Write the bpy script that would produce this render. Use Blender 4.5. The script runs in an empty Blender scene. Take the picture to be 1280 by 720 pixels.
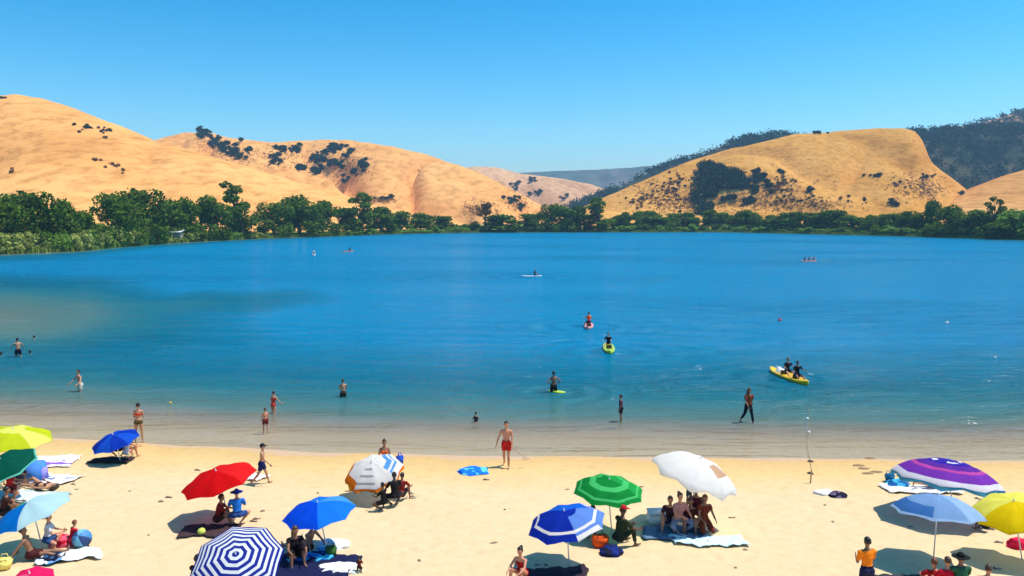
import bpy, bmesh, math, random
import numpy as np
from mathutils import Vector, Matrix, noise
from mathutils.bvhtree import BVHTree

random.seed(7); np.random.seed(7)
sc = bpy.context.scene
R = math.radians

# ------------------------------------------------------------------ camera, sky, sun, exposure
CAMZ = 10.0
FPX = 1000.0                       # focal length in pixels of a 1280 px wide frame
PITCH = math.atan(88 / FPX)
cam = bpy.data.cameras.new('camera'); camo = bpy.data.objects.new('camera', cam)
sc.collection.objects.link(camo); sc.camera = camo
cam.sensor_width = 36; cam.lens = 36 * FPX / 1280
cam.clip_start = 0.1; cam.clip_end = 40000
camo.location = (0, 0, CAMZ); camo.rotation_euler = (R(90) - PITCH, 0, 0)

SUN_DIR = Vector((0.45, 0.05, 1.0)).normalized()    # towards the sun
EL = math.asin(SUN_DIR.z); AZ = math.atan2(SUN_DIR.x, SUN_DIR.y)
w = bpy.data.worlds.new('World'); sc.world = w; w.use_nodes = True
nt = w.node_tree; nt.nodes.clear()
sky = nt.nodes.new('ShaderNodeTexSky'); sky.sky_type = 'NISHITA'; sky.sun_disc = False
sky.sun_elevation = EL; sky.sun_rotation = AZ
sky.air_density = 1.0; sky.dust_density = 0.7; sky.ozone_density = 3.0; sky.altitude = 0
hs = nt.nodes.new('ShaderNodeHueSaturation'); hs.inputs['Saturation'].default_value = 1.30; hs.inputs['Hue'].default_value = 0.482
hs.inputs['Value'].default_value = 1.0
bg = nt.nodes.new('ShaderNodeBackground'); bg.inputs['Strength'].default_value = 0.10
wo = nt.nodes.new('ShaderNodeOutputWorld')
pre = nt.nodes.new('ShaderNodeVectorMath'); pre.operation = 'SCALE'; pre.inputs['Scale'].default_value = 0.170
gm = nt.nodes.new('ShaderNodeGamma'); gm.inputs['Gamma'].default_value = 1.45
post = nt.nodes.new('ShaderNodeVectorMath'); post.operation = 'SCALE'; post.inputs['Scale'].default_value = 10.0
nt.links.new(sky.outputs[0], pre.inputs[0]); nt.links.new(pre.outputs[0], gm.inputs['Color']); nt.links.new(gm.outputs[0], hs.inputs['Color'])
nt.links.new(hs.outputs[0], post.inputs[0]); nt.links.new(post.outputs[0], bg.inputs['Color']); nt.links.new(bg.outputs[0], wo.inputs['Surface'])

sl = bpy.data.lights.new('sun', 'SUN'); sl.energy = 4.8; sl.angle = R(0.53); sl.color = (1.0, 0.95, 0.86)
so = bpy.data.objects.new('sun', sl); sc.collection.objects.link(so)
so.rotation_euler = (-SUN_DIR).to_track_quat('-Z', 'Y').to_euler(); so.location = (50, 20, 90)

sc.view_settings.view_transform = 'Standard'; sc.view_settings.look = 'None'
sc.view_settings.exposure = 0.2; sc.view_settings.gamma = 1.0; sc.view_settings.use_curve_mapping = False
sc.render.engine = 'CYCLES'
cy = sc.cycles
cy.use_denoising = True
cy.max_bounces = 6; cy.diffuse_bounces = 2; cy.glossy_bounces = 3; cy.transparent_max_bounces = 8
cy.transmission_bounces = 3; cy.volume_bounces = 0
cy.caustics_reflective = False; cy.caustics_refractive = False
cy.sample_clamp_indirect = 4.0

# ------------------------------------------------------------------ view geometry: photo pixel -> place in the world
CA, SA = math.cos(PITCH), math.sin(PITCH)
def ray(px, py):
    u = (px - 640) / FPX; v = -(py - 360) / FPX
    return Vector((u, CA + SA * v, -SA + CA * v))
def at_depth(px, py, Y):
    d = ray(px, py); k = Y / d.y
    return Vector((d.x * k, Y, CAMZ + d.z * k))
def flat(px, py, z=0.0):
    d = ray(px, py); k = (z - CAMZ) / d.z
    return Vector((d.x * k, d.y * k, z))
SH = [flat(px, py) for px, py in ((-420, 541), (-150, 545), (0, 549), (170, 556), (320, 563), (480, 569), (640, 573), (960, 577), (1280, 577), (1500, 575), (1800, 570))]
SHX = [p.x for p in SH]; SHY = [p.y for p in SH]
def shore(x):
    return float(np.interp(x, SHX, SHY)) + 0.35 * math.sin(x * 0.21) * 0.5 + 0.22 * noise.noise(Vector((x * 0.3, 3.1, 0)))
def beach_z(x, y):
    s = shore(x) - y
    if s >= 0:
        z = 0.012 + 0.045 * s if s < 3 else 0.147 + 0.028 * (s - 3)
        z = min(z, 0.95 + 0.004 * s)
        z += 0.03 * min(1, s / 4) * noise.noise(Vector((x * 0.35, y * 0.35, 1.0)))
    elif s > -4:
        z = 0.012 + 0.04 * s
    else:
        z = 0.012 - 0.16 + 0.085 * (s + 4)
        z = max(z, -2.6)
        if x < -15 and y < 85:
            k = min(1, (-15 - x) / 10) * min(1, (85 - y) / 15)
            z = z * (1 - k) + max(z, -0.6) * k
    return z
def ground(px, py):
    z = 0.0
    for _ in range(12):
        p = flat(px, py, z); z = beach_z(p.x, p.y)
    return Vector((p.x, p.y, z))

# ------------------------------------------------------------------ helpers
def link(o):
    sc.collection.objects.link(o); return o
def mesh_obj(name, verts, faces, mats=(), parent=None, smooth=False, mi=None):
    me = bpy.data.meshes.new(name)
    me.from_pydata([tuple(v) for v in verts], [], [tuple(f) for f in faces])
    for m in (mats if isinstance(mats, (list, tuple)) else [mats]): me.materials.append(m)
    if mi is not None: me.polygons.foreach_set('material_index', list(mi))
    if smooth: me.polygons.foreach_set('use_smooth', [True] * len(me.polygons))
    me.update()
    o = bpy.data.objects.new(name, me); link(o)
    if parent is not None: o.parent = parent
    return o
def bm_obj(name, bm, mats, parent=None, smooth=False):
    me = bpy.data.meshes.new(name)
    bmesh.ops.recalc_face_normals(bm, faces=bm.faces)
    bm.to_mesh(me); bm.free()
    for m in (mats if isinstance(mats, (list, tuple)) else [mats]): me.materials.append(m)
    if smooth: me.polygons.foreach_set('use_smooth', [True] * len(me.polygons))
    o = bpy.data.objects.new(name, me); link(o)
    if parent is not None: o.parent = parent
    return o
def tag(o, label=None, cat=None, group=None, kind=None):
    if label: o['label'] = label
    if cat: o['category'] = cat
    if group: o['group'] = group
    if kind: o['kind'] = kind
    return o
def empty(name, loc, rz=0.0, label=None, cat=None, group=None):
    o = bpy.data.objects.new(name, None); link(o); o.empty_display_size = 0.2
    o.location = loc; o.rotation_euler = (0, 0, rz)
    return tag(o, label, cat, group)
def copy_tree(o, parent=None):
    c = o.copy(); link(c); c.parent = parent
    for ch in list(o.children): copy_tree(ch, c)
    return c

def frame(d):
    d = Vector(d).normalized()
    a = Vector((0, 0, 1)) if abs(d.z) < 0.9 else Vector((1, 0, 0))
    x = d.cross(a).normalized(); return x, x.cross(d).normalized()
def tube(bm, pts, rads, seg=8, mi=0, cap=True):
    rings = []
    n = len(pts)
    for i, p in enumerate(pts):
        p = Vector(p)
        if i == 0: d = Vector(pts[1]) - p
        elif i == n - 1: d = p - Vector(pts[i - 1])
        else: d = Vector(pts[i + 1]) - Vector(pts[i - 1])
        x, y = frame(d)
        if rings and (x.dot(px_) < 0): x, y = -x, -y
        px_ = x
        r = rads[i] if isinstance(rads, (list, tuple)) else rads
        rings.append([bm.verts.new(p + x * (r * math.cos(t)) + y * (r * math.sin(t))) for t in [2 * math.pi * k / seg for k in range(seg)]])
    fs = []
    for a, b in zip(rings, rings[1:]):
        for k in range(seg):
            fs.append(bm.faces.new((a[k], a[(k + 1) % seg], b[(k + 1) % seg], b[k])))
    if cap:
        fs.append(bm.faces.new(list(reversed(rings[0])))); fs.append(bm.faces.new(rings[-1]))
    for f in fs: f.material_index = mi
    return fs
def ball(bm, c, r, sub=2, mi=0, rot=None):
    m = Matrix.Translation(Vector(c))
    if rot is not None: m = m @ rot
    rr = r if isinstance(r, (list, tuple)) else (r, r, r)
    m = m @ Matrix.Diagonal((rr[0], rr[1], rr[2], 1))
    g = bmesh.ops.create_icosphere(bm, subdivisions=sub, radius=1, matrix=m)
    for v in g['verts']:
        for f in v.link_faces: f.material_index = mi
def box(bm, c, s, mi=0, rot=None, bevel=0.0):
    m = Matrix.Translation(Vector(c))
    if rot is not None: m = m @ rot
    m = m @ Matrix.Diagonal((s[0], s[1], s[2], 1))
    g = bmesh.ops.create_cube(bm, size=1, matrix=m)
    fs = {f for v in g['verts'] for f in v.link_faces}
    for f in fs: f.material_index = mi
    if bevel:
        es = {e for f in fs for e in f.edges}
        r = bmesh.ops.bevel(bm, geom=list(es), offset=bevel, segments=2, affect='EDGES', clamp_overlap=True)
        for f in r['faces']: f.material_index = mi

# ------------------------------------------------------------------ materials
MATS = {}
def nodes_of(name):
    m = bpy.data.materials.new(name); m.use_nodes = True
    t = m.node_tree; t.nodes.clear()
    out = t.nodes.new('ShaderNodeOutputMaterial')
    return m, t, out
def N(t, kind, **kw):
    n = t.nodes.new(kind)
    for k, v in kw.items():
        if k in n.inputs: n.inputs[k].default_value = v
        else: setattr(n, k, v)
    return n
def srgb(r, g, b):
    f = lambda c: (c / 255 / 12.92) if c / 255 <= 0.04045 else ((c / 255 + 0.055) / 1.055) ** 2.4
    return (f(r), f(g), f(b), 1)
def mat(name, col, rough=0.6, metal=0.0, var=0.12, scale=12.0, bump=0.0, trans=0.0, spec=0.4):
    """plain coloured surface with a little uneven tone"""
    if name in MATS: return MATS[name]
    m, t, out = nodes_of(name)
    p = N(t, 'ShaderNodeBsdfPrincipled', Roughness=rough, Metallic=metal)
    p.inputs['Specular IOR Level'].default_value = spec
    tc = N(t, 'ShaderNodeTexCoord'); nz = N(t, 'ShaderNodeTexNoise', Scale=scale, Detail=4.0)
    t.links.new(tc.outputs['Object'], nz.inputs['Vector'])
    mx = N(t, 'ShaderNodeMixRGB', blend_type='MIX')
    c = tuple(col[:3])
    mx.inputs[1].default_value = tuple(min(1, x * (1 - var)) for x in c) + (1,)
    mx.inputs[2].default_value = tuple(min(1, x * (1 + var)) for x in c) + (1,)
    t.links.new(nz.outputs['Fac'], mx.inputs[0]); t.links.new(mx.outputs[0], p.inputs['Base Color'])
    if bump:
        b = N(t, 'ShaderNodeBump', Strength=bump, Distance=0.02)
        t.links.new(nz.outputs['Fac'], b.inputs['Height']); t.links.new(b.outputs[0], p.inputs['Normal'])
    if trans:
        tr = N(t, 'ShaderNodeBsdfTranslucent'); t.links.new(mx.outputs[0], tr.inputs['Color'])
        ms = N(t, 'ShaderNodeMixShader', Fac=trans)
        t.links.new(p.outputs[0], ms.inputs[1]); t.links.new(tr.outputs[0], ms.inputs[2]); t.links.new(ms.outputs[0], out.inputs[0])
    else: t.links.new(p.outputs[0], out.inputs[0])
    MATS[name] = m
    return m
def cloth(name, col, trans=0.25, **k): return mat(name, col, rough=0.8, trans=trans, var=0.10, scale=3.5, spec=0.15, **k)
def leaf_mat(name, c1, c2, trans=0.25):
    if name in MATS: return MATS[name]
    m, t, out = nodes_of(name)
    d = N(t, 'ShaderNodeBsdfDiffuse'); tr = N(t, 'ShaderNodeBsdfTranslucent'); ms = N(t, 'ShaderNodeMixShader', Fac=trans)
    geo = N(t, 'ShaderNodeNewGeometry'); oi = N(t, 'ShaderNodeObjectInfo')
    tc = N(t, 'ShaderNodeTexCoord'); nz = N(t, 'ShaderNodeTexNoise', Scale=1.3, Detail=2.0)
    t.links.new(tc.outputs['Object'], nz.inputs['Vector'])
    a = N(t, 'ShaderNodeMath', operation='MULTIPLY_ADD'); a.inputs[1].default_value = 0.35; a.inputs[2].default_value = 0.0
    t.links.new(geo.outputs['Random Per Island'], a.inputs[0])
    b = N(t, 'ShaderNodeMath', operation='MULTIPLY_ADD'); b.inputs[1].default_value = 0.4
    t.links.new(oi.outputs['Random'], b.inputs[0]); t.links.new(a.outputs[0], b.inputs[2])
    c = N(t, 'ShaderNodeMath', operation='MULTIPLY_ADD'); c.inputs[1].default_value = 0.5
    t.links.new(nz.outputs['Fac'], c.inputs[0]); t.links.new(b.outputs[0], c.inputs[2])
    mx = N(t, 'ShaderNodeMixRGB'); mx.inputs[1].default_value = c1; mx.inputs[2].default_value = c2
    t.links.new(c.outputs[0], mx.inputs[0])
    t.links.new(mx.outputs[0], d.inputs[0]); t.links.new(mx.outputs[0], tr.inputs[0])
    t.links.new(d.outputs[0], ms.inputs[1]); t.links.new(tr.outputs[0], ms.inputs[2]); t.links.new(ms.outputs[0], out.inputs[0])
    MATS[name] = m
    return m

def sand_material():
    m, t, out = nodes_of('sand')
    p = N(t, 'ShaderNodeBsdfPrincipled', Roughness=0.9); p.inputs['Specular IOR Level'].default_value = 0.15
    geo = N(t, 'ShaderNodeNewGeometry')
    at = N(t, 'ShaderNodeAttribute', attribute_name='inland')
    n1 = N(t, 'ShaderNodeTexNoise', Scale=0.25, Detail=5.0); n2 = N(t, 'ShaderNodeTexNoise', Scale=3.0, Detail=6.0, Roughness=0.65)
    n3 = N(t, 'ShaderNodeTexNoise', Scale=60.0, Detail=2.0)
    for n in (n1, n2, n3): t.links.new(geo.outputs['Position'], n.inputs['Vector'])
    # wetness: distance from the water line with an uneven edge
    ad = N(t, 'ShaderNodeMath', operation='MULTIPLY_ADD'); ad.inputs[1].default_value = 2.6; ad.inputs[2].default_value = -1.3
    t.links.new(n1.outputs['Fac'], ad.inputs[0])
    su = N(t, 'ShaderNodeMath', operation='ADD'); t.links.new(at.outputs['Fac'], su.inputs[0]); t.links.new(ad.outputs[0], su.inputs[1])
    r = N(t, 'ShaderNodeValToRGB'); mr = N(t, 'ShaderNodeMapRange')
    mr.inputs['From Min'].default_value = -1.0; mr.inputs['From Max'].default_value = 5.0
    t.links.new(su.outputs[0], mr.inputs[0]); t.links.new(mr.outputs[0], r.inputs[0])
    e = r.color_ramp.elements
    e[0].position = 0.0; e[0].color = (0.55, 0.385, 0.245, 1)
    e[1].position = 1.0; e[1].color = (0.67, 0.50, 0.283, 1)
    for pos, c in ((0.14, (0.55, 0.37, 0.23, 1)), (0.20, (0.60, 0.38, 0.15, 1)), (0.5, (0.66, 0.45, 0.19, 1)), (0.8, (0.67, 0.48, 0.245, 1))):
        x = e.new(pos); x.color = c
    mx = N(t, 'ShaderNodeMixRGB', blend_type='MULTIPLY'); mx.inputs[0].default_value = 1.0
    r2 = N(t, 'ShaderNodeValToRGB'); r2.color_ramp.elements[0].position = 0.25; r2.color_ramp.elements[0].color = (0.89, 0.87, 0.83, 1)
    r2.color_ramp.elements[1].position = 0.55; r2.color_ramp.elements[1].color = (1, 1, 1, 1)
    t.links.new(n2.outputs['Fac'], r2.inputs[0])
    t.links.new(r.outputs[0], mx.inputs[1]); t.links.new(r2.outputs[0], mx.inputs[2])
    t.links.new(mx.outputs[0], p.inputs['Base Color'])
    b1 = N(t, 'ShaderNodeBump', Strength=0.22, Distance=0.04); t.links.new(n2.outputs['Fac'], b1.inputs['Height'])
    b2 = N(t, 'ShaderNodeBump', Strength=0.25, Distance=0.01); t.links.new(n3.outputs['Fac'], b2.inputs['Height']); t.links.new(b1.outputs[0], b2.inputs['Normal'])
    t.links.new(b2.outputs[0], p.inputs['Normal']); t.links.new(p.outputs[0], out.inputs[0])
    return m

def grass_hill_material(name, c_dark, c_mid, c_light, scale=0.006):
    m, t, out = nodes_of(name)
    p = N(t, 'ShaderNodeBsdfDiffuse', Roughness=0.6)
    geo = N(t, 'ShaderNodeNewGeometry')
    n1 = N(t, 'ShaderNodeTexNoise', Scale=scale, Detail=9.0, Roughness=0.62)
    n2 = N(t, 'ShaderNodeTexNoise', Scale=scale * 14, Detail=6.0, Roughness=0.7)
    mp = N(t, 'ShaderNodeMapping'); mp.inputs['Scale'].default_value = (1.0, 0.35, 2.2)
    t.links.new(geo.outputs['Position'], mp.inputs['Vector'])
    t.links.new(mp.outputs[0], n1.inputs['Vector']); t.links.new(mp.outputs[0], n2.inputs['Vector'])
    r = N(t, 'ShaderNodeValToRGB'); e = r.color_ramp.elements
    e[0].position = 0.3; e[0].color = c_dark; e[1].position = 0.62; e[1].color = c_light
    x = e.new(0.44); x.color = c_mid
    t.links.new(n1.outputs['Fac'], r.inputs[0])
    r2 = N(t, 'ShaderNodeValToRGB'); r2.color_ramp.elements[0].position = 0.36; r2.color_ramp.elements[0].color = (0.60, 0.52, 0.42, 1)
    r2.color_ramp.elements[1].position = 0.54; r2.color_ramp.elements[1].color = (1, 1, 1, 1)
    t.links.new(n2.outputs['Fac'], r2.inputs[0])
    mx = N(t, 'ShaderNodeMixRGB', blend_type='MULTIPLY'); mx.inputs[0].default_value = 0.75
    t.links.new(r.outputs[0], mx.inputs[1]); t.links.new(r2.outputs[0], mx.inputs[2])
    t.links.new(mx.outputs[0], p.inputs[0])
    b = N(t, 'ShaderNodeBump', Strength=0.6, Distance=2.0); t.links.new(n2.outputs['Fac'], b.inputs['Height']); t.links.new(b.outputs[0], p.inputs['Normal'])
    t.links.new(p.outputs[0], out.inputs[0])
    return m

def water_material():
    m, t, out = nodes_of('lake_water')
    L = t.links.new
    geo = N(t, 'ShaderNodeNewGeometry'); at = N(t, 'ShaderNodeAttribute', attribute_name='depth')
    # ripples: three sizes, drawn out along the shore
    mp = N(t, 'ShaderNodeMapping'); mp.inputs['Scale'].default_value = (0.55, 1.5, 1.0); mp.inputs['Rotation'].default_value = (0, 0, R(6))
    L(geo.outputs['Position'], mp.inputs['Vector'])
    w1 = N(t, 'ShaderNodeTexNoise', Scale=1.5, Detail=5.0, Roughness=0.6, Distortion=0.4); L(mp.outputs[0], w1.inputs['Vector'])
    mp2 = N(t, 'ShaderNodeMapping'); mp2.inputs['Scale'].default_value = (0.06, 0.5, 1.0); mp2.inputs['Rotation'].default_value = (0, 0, R(-3))
    L(geo.outputs['Position'], mp2.inputs['Vector'])
    w2 = N(t, 'ShaderNodeTexNoise', Scale=1.0, Detail=3.0, Distortion=0.8); L(mp2.outputs[0], w2.inputs['Vector'])
    mp3 = N(t, 'ShaderNodeMapping'); mp3.inputs['Scale'].default_value = (0.008, 0.02, 1.0); mp3.inputs['Rotation'].default_value = (0, 0, R(12))
    L(geo.outputs['Position'], mp3.inputs['Vector'])
    w3 = N(t, 'ShaderNodeTexNoise', Scale=1.0, Detail=3.0); L(mp3.outputs[0], w3.inputs['Vector'])   # wind patches
    amp = N(t, 'ShaderNodeMapRange'); amp.inputs['From Min'].default_value = 0.38; amp.inputs['From Max'].default_value = 0.62
    amp.inputs['To Min'].default_value = 0.35; amp.inputs['To Max'].default_value = 1.0; L(w3.outputs['Fac'], amp.inputs[0])
    dm = N(t, 'ShaderNodeMapRange'); dm.inputs['From Min'].default_value = 0.0; dm.inputs['From Max'].default_value = 1.6
    dm.inputs['To Min'].default_value = 0.25; dm.inputs['To Max'].default_value = 1.0; L(at.outputs['Fac'], dm.inputs[0])
    am = N(t, 'ShaderNodeMath', operation='MULTIPLY'); L(amp.outputs[0], am.inputs[0]); L(dm.outputs[0], am.inputs[1])
    b1 = N(t, 'ShaderNodeBump', Distance=0.22); L(w1.outputs['Fac'], b1.inputs['Height']); L(am.outputs[0], b1.inputs['Strength'])
    b2 = N(t, 'ShaderNodeBump', Strength=0.7, Distance=0.40); L(w2.outputs['Fac'], b2.inputs['Height']); L(b1.outputs[0], b2.inputs['Normal'])
    mp4 = N(t, 'ShaderNodeMapping'); mp4.inputs['Scale'].default_value = (0.16, 0.42, 1.0); mp4.inputs['Rotation'].default_value = (0, 0, R(9))
    L(geo.outputs['Position'], mp4.inputs['Vector'])
    w4 = N(t, 'ShaderNodeTexNoise', Scale=1.0, Detail=5.0, Roughness=0.7, Distortion=0.6); L(mp4.outputs[0], w4.inputs['Vector'])
    b4 = N(t, 'ShaderNodeBump', Distance=2.2); L(w4.outputs['Fac'], b4.inputs['Height']); L(b2.outputs[0], b4.inputs['Normal']); L(am.outputs[0], b4.inputs['Strength'])
    b2 = b4
    for wx, wy, wl in ((736, 408, 2.4), (761, 440, 2.2), (692, 490, 1.6), (985, 474, 2.0), (660, 347, 4.0)):
        q = flat(wx, wy)
        dv = N(t, 'ShaderNodeVectorMath', operation='DISTANCE'); dv.inputs[1].default_value = (q.x, q.y, 0); L(geo.outputs['Position'], dv.inputs[0])
        ph = N(t, 'ShaderNodeMath', operation='MULTIPLY'); ph.inputs[1].default_value = 6.283 / wl; L(dv.outputs['Value'], ph.inputs[0])
        sn = N(t, 'ShaderNodeMath', operation='SINE'); L(ph.outputs[0], sn.inputs[0])
        fd = N(t, 'ShaderNodeMath', operation='MULTIPLY'); fd.inputs[1].default_value = -0.55 / wl; L(dv.outputs['Value'], fd.inputs[0])
        fe = N(t, 'ShaderNodeMath', operation='EXPONENT'); L(fd.outputs[0], fe.inputs[0])
        hh = N(t, 'ShaderNodeMath', operation='MULTIPLY'); L(sn.outputs[0], hh.inputs[0]); L(fe.outputs[0], hh.inputs[1])
        bw = N(t, 'ShaderNodeBump', Strength=1.0, Distance=0.16 * wl / 2); L(hh.outputs[0], bw.inputs['Height']); L(b2.outputs[0], bw.inputs['Normal']); b2 = bw
    # body of the water: clear at the edge, blue where it is deep
    kd = N(t, 'ShaderNodeMath', operation='MULTIPLY'); kd.inputs[1].default_value = -2.1; L(at.outputs['Fac'], kd.inputs[0])
    ex = N(t, 'ShaderNodeMath', operation='EXPONENT'); L(kd.outputs[0], ex.inputs[0])
    op = N(t, 'ShaderNodeMath', operation='SUBTRACT'); op.inputs[0].default_value = 1.0; L(ex.outputs[0], op.inputs[1])
    cr = N(t, 'ShaderNodeValToRGB'); e = cr.color_ramp.elements
    dn = N(t, 'ShaderNodeMath', operation='DIVIDE'); dn.inputs[1].default_value = 6.0; L(at.outputs['Fac'], dn.inputs[0]); L(dn.outputs[0], cr.inputs[0])
    e[0].position = 0.0; e[0].color = (0.40, 0.30, 0.20, 1)
    e[1].position = 1.0; e[1].color = (0.0, 0.195, 0.375, 1)
    for pos, c in ((0.05, (0.26, 0.245, 0.20, 1)), (0.10, (0.08, 0.20, 0.19, 1)), (0.20, (0.015, 0.15, 0.19, 1)), (0.35, (0.0, 0.13, 0.21, 1)), (0.7, (0.0, 0.16, 0.285, 1))):
        x = e.new(pos); x.color = c
    df = N(t, 'ShaderNodeBsdfDiffuse'); L(cr.outputs[0], df.inputs[0]); L(b2.outputs[0], df.inputs['Normal'])
    tp = N(t, 'ShaderNodeBsdfTransparent'); tp.inputs[0].default_value = (0.86, 0.93, 0.92, 1)
    m1 = N(t, 'ShaderNodeMixShader'); L(op.outputs[0], m1.inputs[0]); L(tp.outputs[0], m1.inputs[1]); L(df.outputs[0], m1.inputs[2])
    gl = N(t, 'ShaderNodeBsdfGlossy', Roughness=0.10); L(b2.outputs[0], gl.inputs['Normal'])
    fr = N(t, 'ShaderNodeFresnel', IOR=1.33); L(b2.outputs[0], fr.inputs['Normal'])
    fk = N(t, 'ShaderNodeMath', operation='MULTIPLY'); fk.inputs[1].default_value = 0.68; L(fr.outputs[0], fk.inputs[0])
    fm = N(t, 'ShaderNodeMath', operation='MINIMUM'); fm.inputs[1].default_value = 0.5; L(fk.outputs[0], fm.inputs[0])
    m2 = N(t, 'ShaderNodeMixShader'); L(fm.outputs[0], m2.inputs[0]); L(m1.outputs[0], m2.inputs[1]); L(gl.outputs[0], m2.inputs[2])
    L(m2.outputs[0], out.inputs[0])
    return m

# ------------------------------------------------------------------ lake outline and the lie of the land
FS = [(-2600, 520), (-1500, 420), (-700, 350), (-300, 330), (0, 318), (100, 314), (200, 305), (330, 298), (400, 295.5), (500, 292), (600, 290.5), (760, 290), (900, 290), (1000, 292), (1160, 296), (1280, 300), (1450, 305), (1900, 325), (2600, 380), (3600, 520)]
FSA = [math.atan((p[0] - 640) / FPX) for p in FS]
FSD = [CAMZ * FPX / (p[1] - 272) / math.cos(a) for p, a in zip(FS, FSA)]
def far_shore(ang):
    return float(np.interp(ang, FSA, FSD))
def land_z(x, y):
    r = math.hypot(x, y); a = math.atan2(x, y)
    if y < shore(x) + 1 and abs(a) < 1.35 or y < 20:
        z = beach_z(x, y)
        if abs(x) < 118 and y > -38: z -= 0.3
        return z
    D = far_shore(a); s = r - D
    if s > 0:
        return min(0.10 * s, 1.6 + 0.004 * s) + 0.3 * noise.noise(Vector((x * 0.05, y * 0.05, 0)))
    z1 = max(-2.6, 0.12 * s)
    z2 = beach_z(x, y)
    if abs(x) < 118 and y < 70: z2 -= 0.3
    return max(z1, z2) if z2 > -0.35 else max(-3.0, min(z1, z2))

def build_land():
    # the ground: one sheet to the horizon
    angs = list(np.radians(np.concatenate([np.arange(-180, -60, 4.0), np.arange(-60, 60, 0.5), np.arange(60, 180.1, 4.0)])))
    rads = [0.0] + list(np.geomspace(4, 4700, 230))
    V = []; Fc = []
    na = len(angs)
    for r in rads:
        for a in angs:
            x, y = r * math.sin(a), r * math.cos(a)
            V.append((x, y, land_z(x, y)))
    for i in range(len(rads) - 1):
        for j in range(na - 1):
            Fc.append((i * na + j, i * na + j + 1, (i + 1) * na + j + 1, (i + 1) * na + j))
    m, t, out = nodes_of('ground_cover')
    L = t.links.new
    p = N(t, 'ShaderNodeBsdfDiffuse'); geo = N(t, 'ShaderNodeNewGeometry'); sep = N(t, 'ShaderNodeSeparateXYZ'); L(geo.outputs['Position'], sep.inputs[0])
    n = N(t, 'ShaderNodeTexNoise', Scale=0.05, Detail=6.0); L(geo.outputs['Position'], n.inputs['Vector'])
    r = N(t, 'ShaderNodeValToRGB'); e = r.color_ramp.elements
    e[0].position = 0.35; e[0].color = (0.06, 0.12, 0.02, 1); e[1].position = 0.8; e[1].color = (0.36, 0.28, 0.09, 1)
    x = e.new(0.6); x.color = (0.13, 0.20, 0.03, 1); L(n.outputs['Fac'], r.inputs[0])
    mr = N(t, 'ShaderNodeMapRange'); mr.inputs['From Min'].default_value = 60; mr.inputs['From Max'].default_value = 110; L(sep.outputs['Y'], mr.inputs[0])
    mx = N(t, 'ShaderNodeMixRGB'); mx.inputs[1].default_value = (0.55, 0.42, 0.25, 1); L(mr.outputs[0], mx.inputs[0]); L(r.outputs[0], mx.inputs[2])
    mz = N(t, 'ShaderNodeMapRange'); mz.inputs['From Min'].default_value = -0.25; mz.inputs['From Max'].default_value = 0.15; L(sep.outputs['Z'], mz.inputs[0])
    mb = N(t, 'ShaderNodeMixRGB'); mb.inputs[1].default_value = (0.55, 0.40, 0.25, 1); L(mz.outputs[0], mb.inputs[0]); L(mx.outputs[0], mb.inputs[2])
    L(mb.outputs[0], p.inputs[0]); L(p.outputs[0], out.inputs[0])
    g = mesh_obj('ground', V, Fc, m, smooth=True); tag(g, kind='structure')
    # the beach
    xs = np.concatenate([np.arange(-120, -26, 2.0), np.arange(-26, 26, 0.13), np.arange(26, 121, 2.0)])
    ys = np.concatenate([np.arange(-40, 14, 2.0), np.arange(14, 42, 0.13), np.arange(42, 72, 1.0)])
    V = []; inland = []
    rnd = random.Random(3)
    pits = [(rnd.uniform(-24, 24), rnd.uniform(16, 33), rnd.uniform(0.09, 0.20), rnd.uniform(0.02, 0.055)) for _ in range(1100)]
    for _ in range(34):      # trails of footprints
        a, b, h = rnd.uniform(-24, 24), rnd.uniform(17, 34), rnd.uniform(0, 6.28)
        for k in range(rnd.randint(14, 40)):
            h += rnd.uniform(-0.12, 0.12); a += 0.62 * math.cos(h); b += 0.62 * math.sin(h); sgn = 0.14 if k % 2 else -0.14
            pits.append((a - math.sin(h) * sgn, b + math.cos(h) * sgn, rnd.uniform(0.10, 0.15), rnd.uniform(0.035, 0.06)))
    from collections import defaultdict
    grid = defaultdict(list)
    for q in pits: grid[(int(q[0]), int(q[1]))].append(q)
    for y in ys:
        for x in xs:
            z = beach_z(x, y); s = shore(x) - y
            if abs(x) < 26 and 14 < y < 42 and s > 0.3:
                k = min(1, (s - 0.3) / 2.5)
                z += k * (0.015 * noise.noise(Vector((x * 1.1, y * 1.7, 5))) + 0.009 * noise.noise(Vector((x * 4, y * 4, 9))))
                for gx in (-1, 0, 1):
                    for gy in (-1, 0, 1):
                        for (a, b, rr, dd) in grid.get((int(x) + gx, int(y) + gy), ()):
                            d2 = ((x - a) ** 2 + (y - b) ** 2) / (rr * rr)
                            if d2 < 6: z -= k * dd * math.exp(-d2) * (1 - 0.5 * d2)
            V.append((x, y, z)); inland.append(s)
    nx = len(xs)
    Fc = [(i * nx + j, i * nx + j + 1, (i + 1) * nx + j + 1, (i + 1) * nx + j) for i in range(len(ys) - 1) for j in range(nx - 1)]
    b = mesh_obj('beach', V, Fc, sand_material(), smooth=True); tag(b, kind='structure')
    at = b.data.attributes.new('inland', 'FLOAT', 'POINT'); at.data.foreach_set('value', inland)
    # the lake surface
    xs = np.unique(np.concatenate([-np.geomspace(45, 1400, 60), np.arange(-44, 45, 0.8), np.geomspace(45, 1400, 60)]))
    ys = np.unique(np.concatenate([np.arange(24, 60, 0.5), np.geomspace(60, 900, 110)]))
    V = []; dep = []
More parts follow.
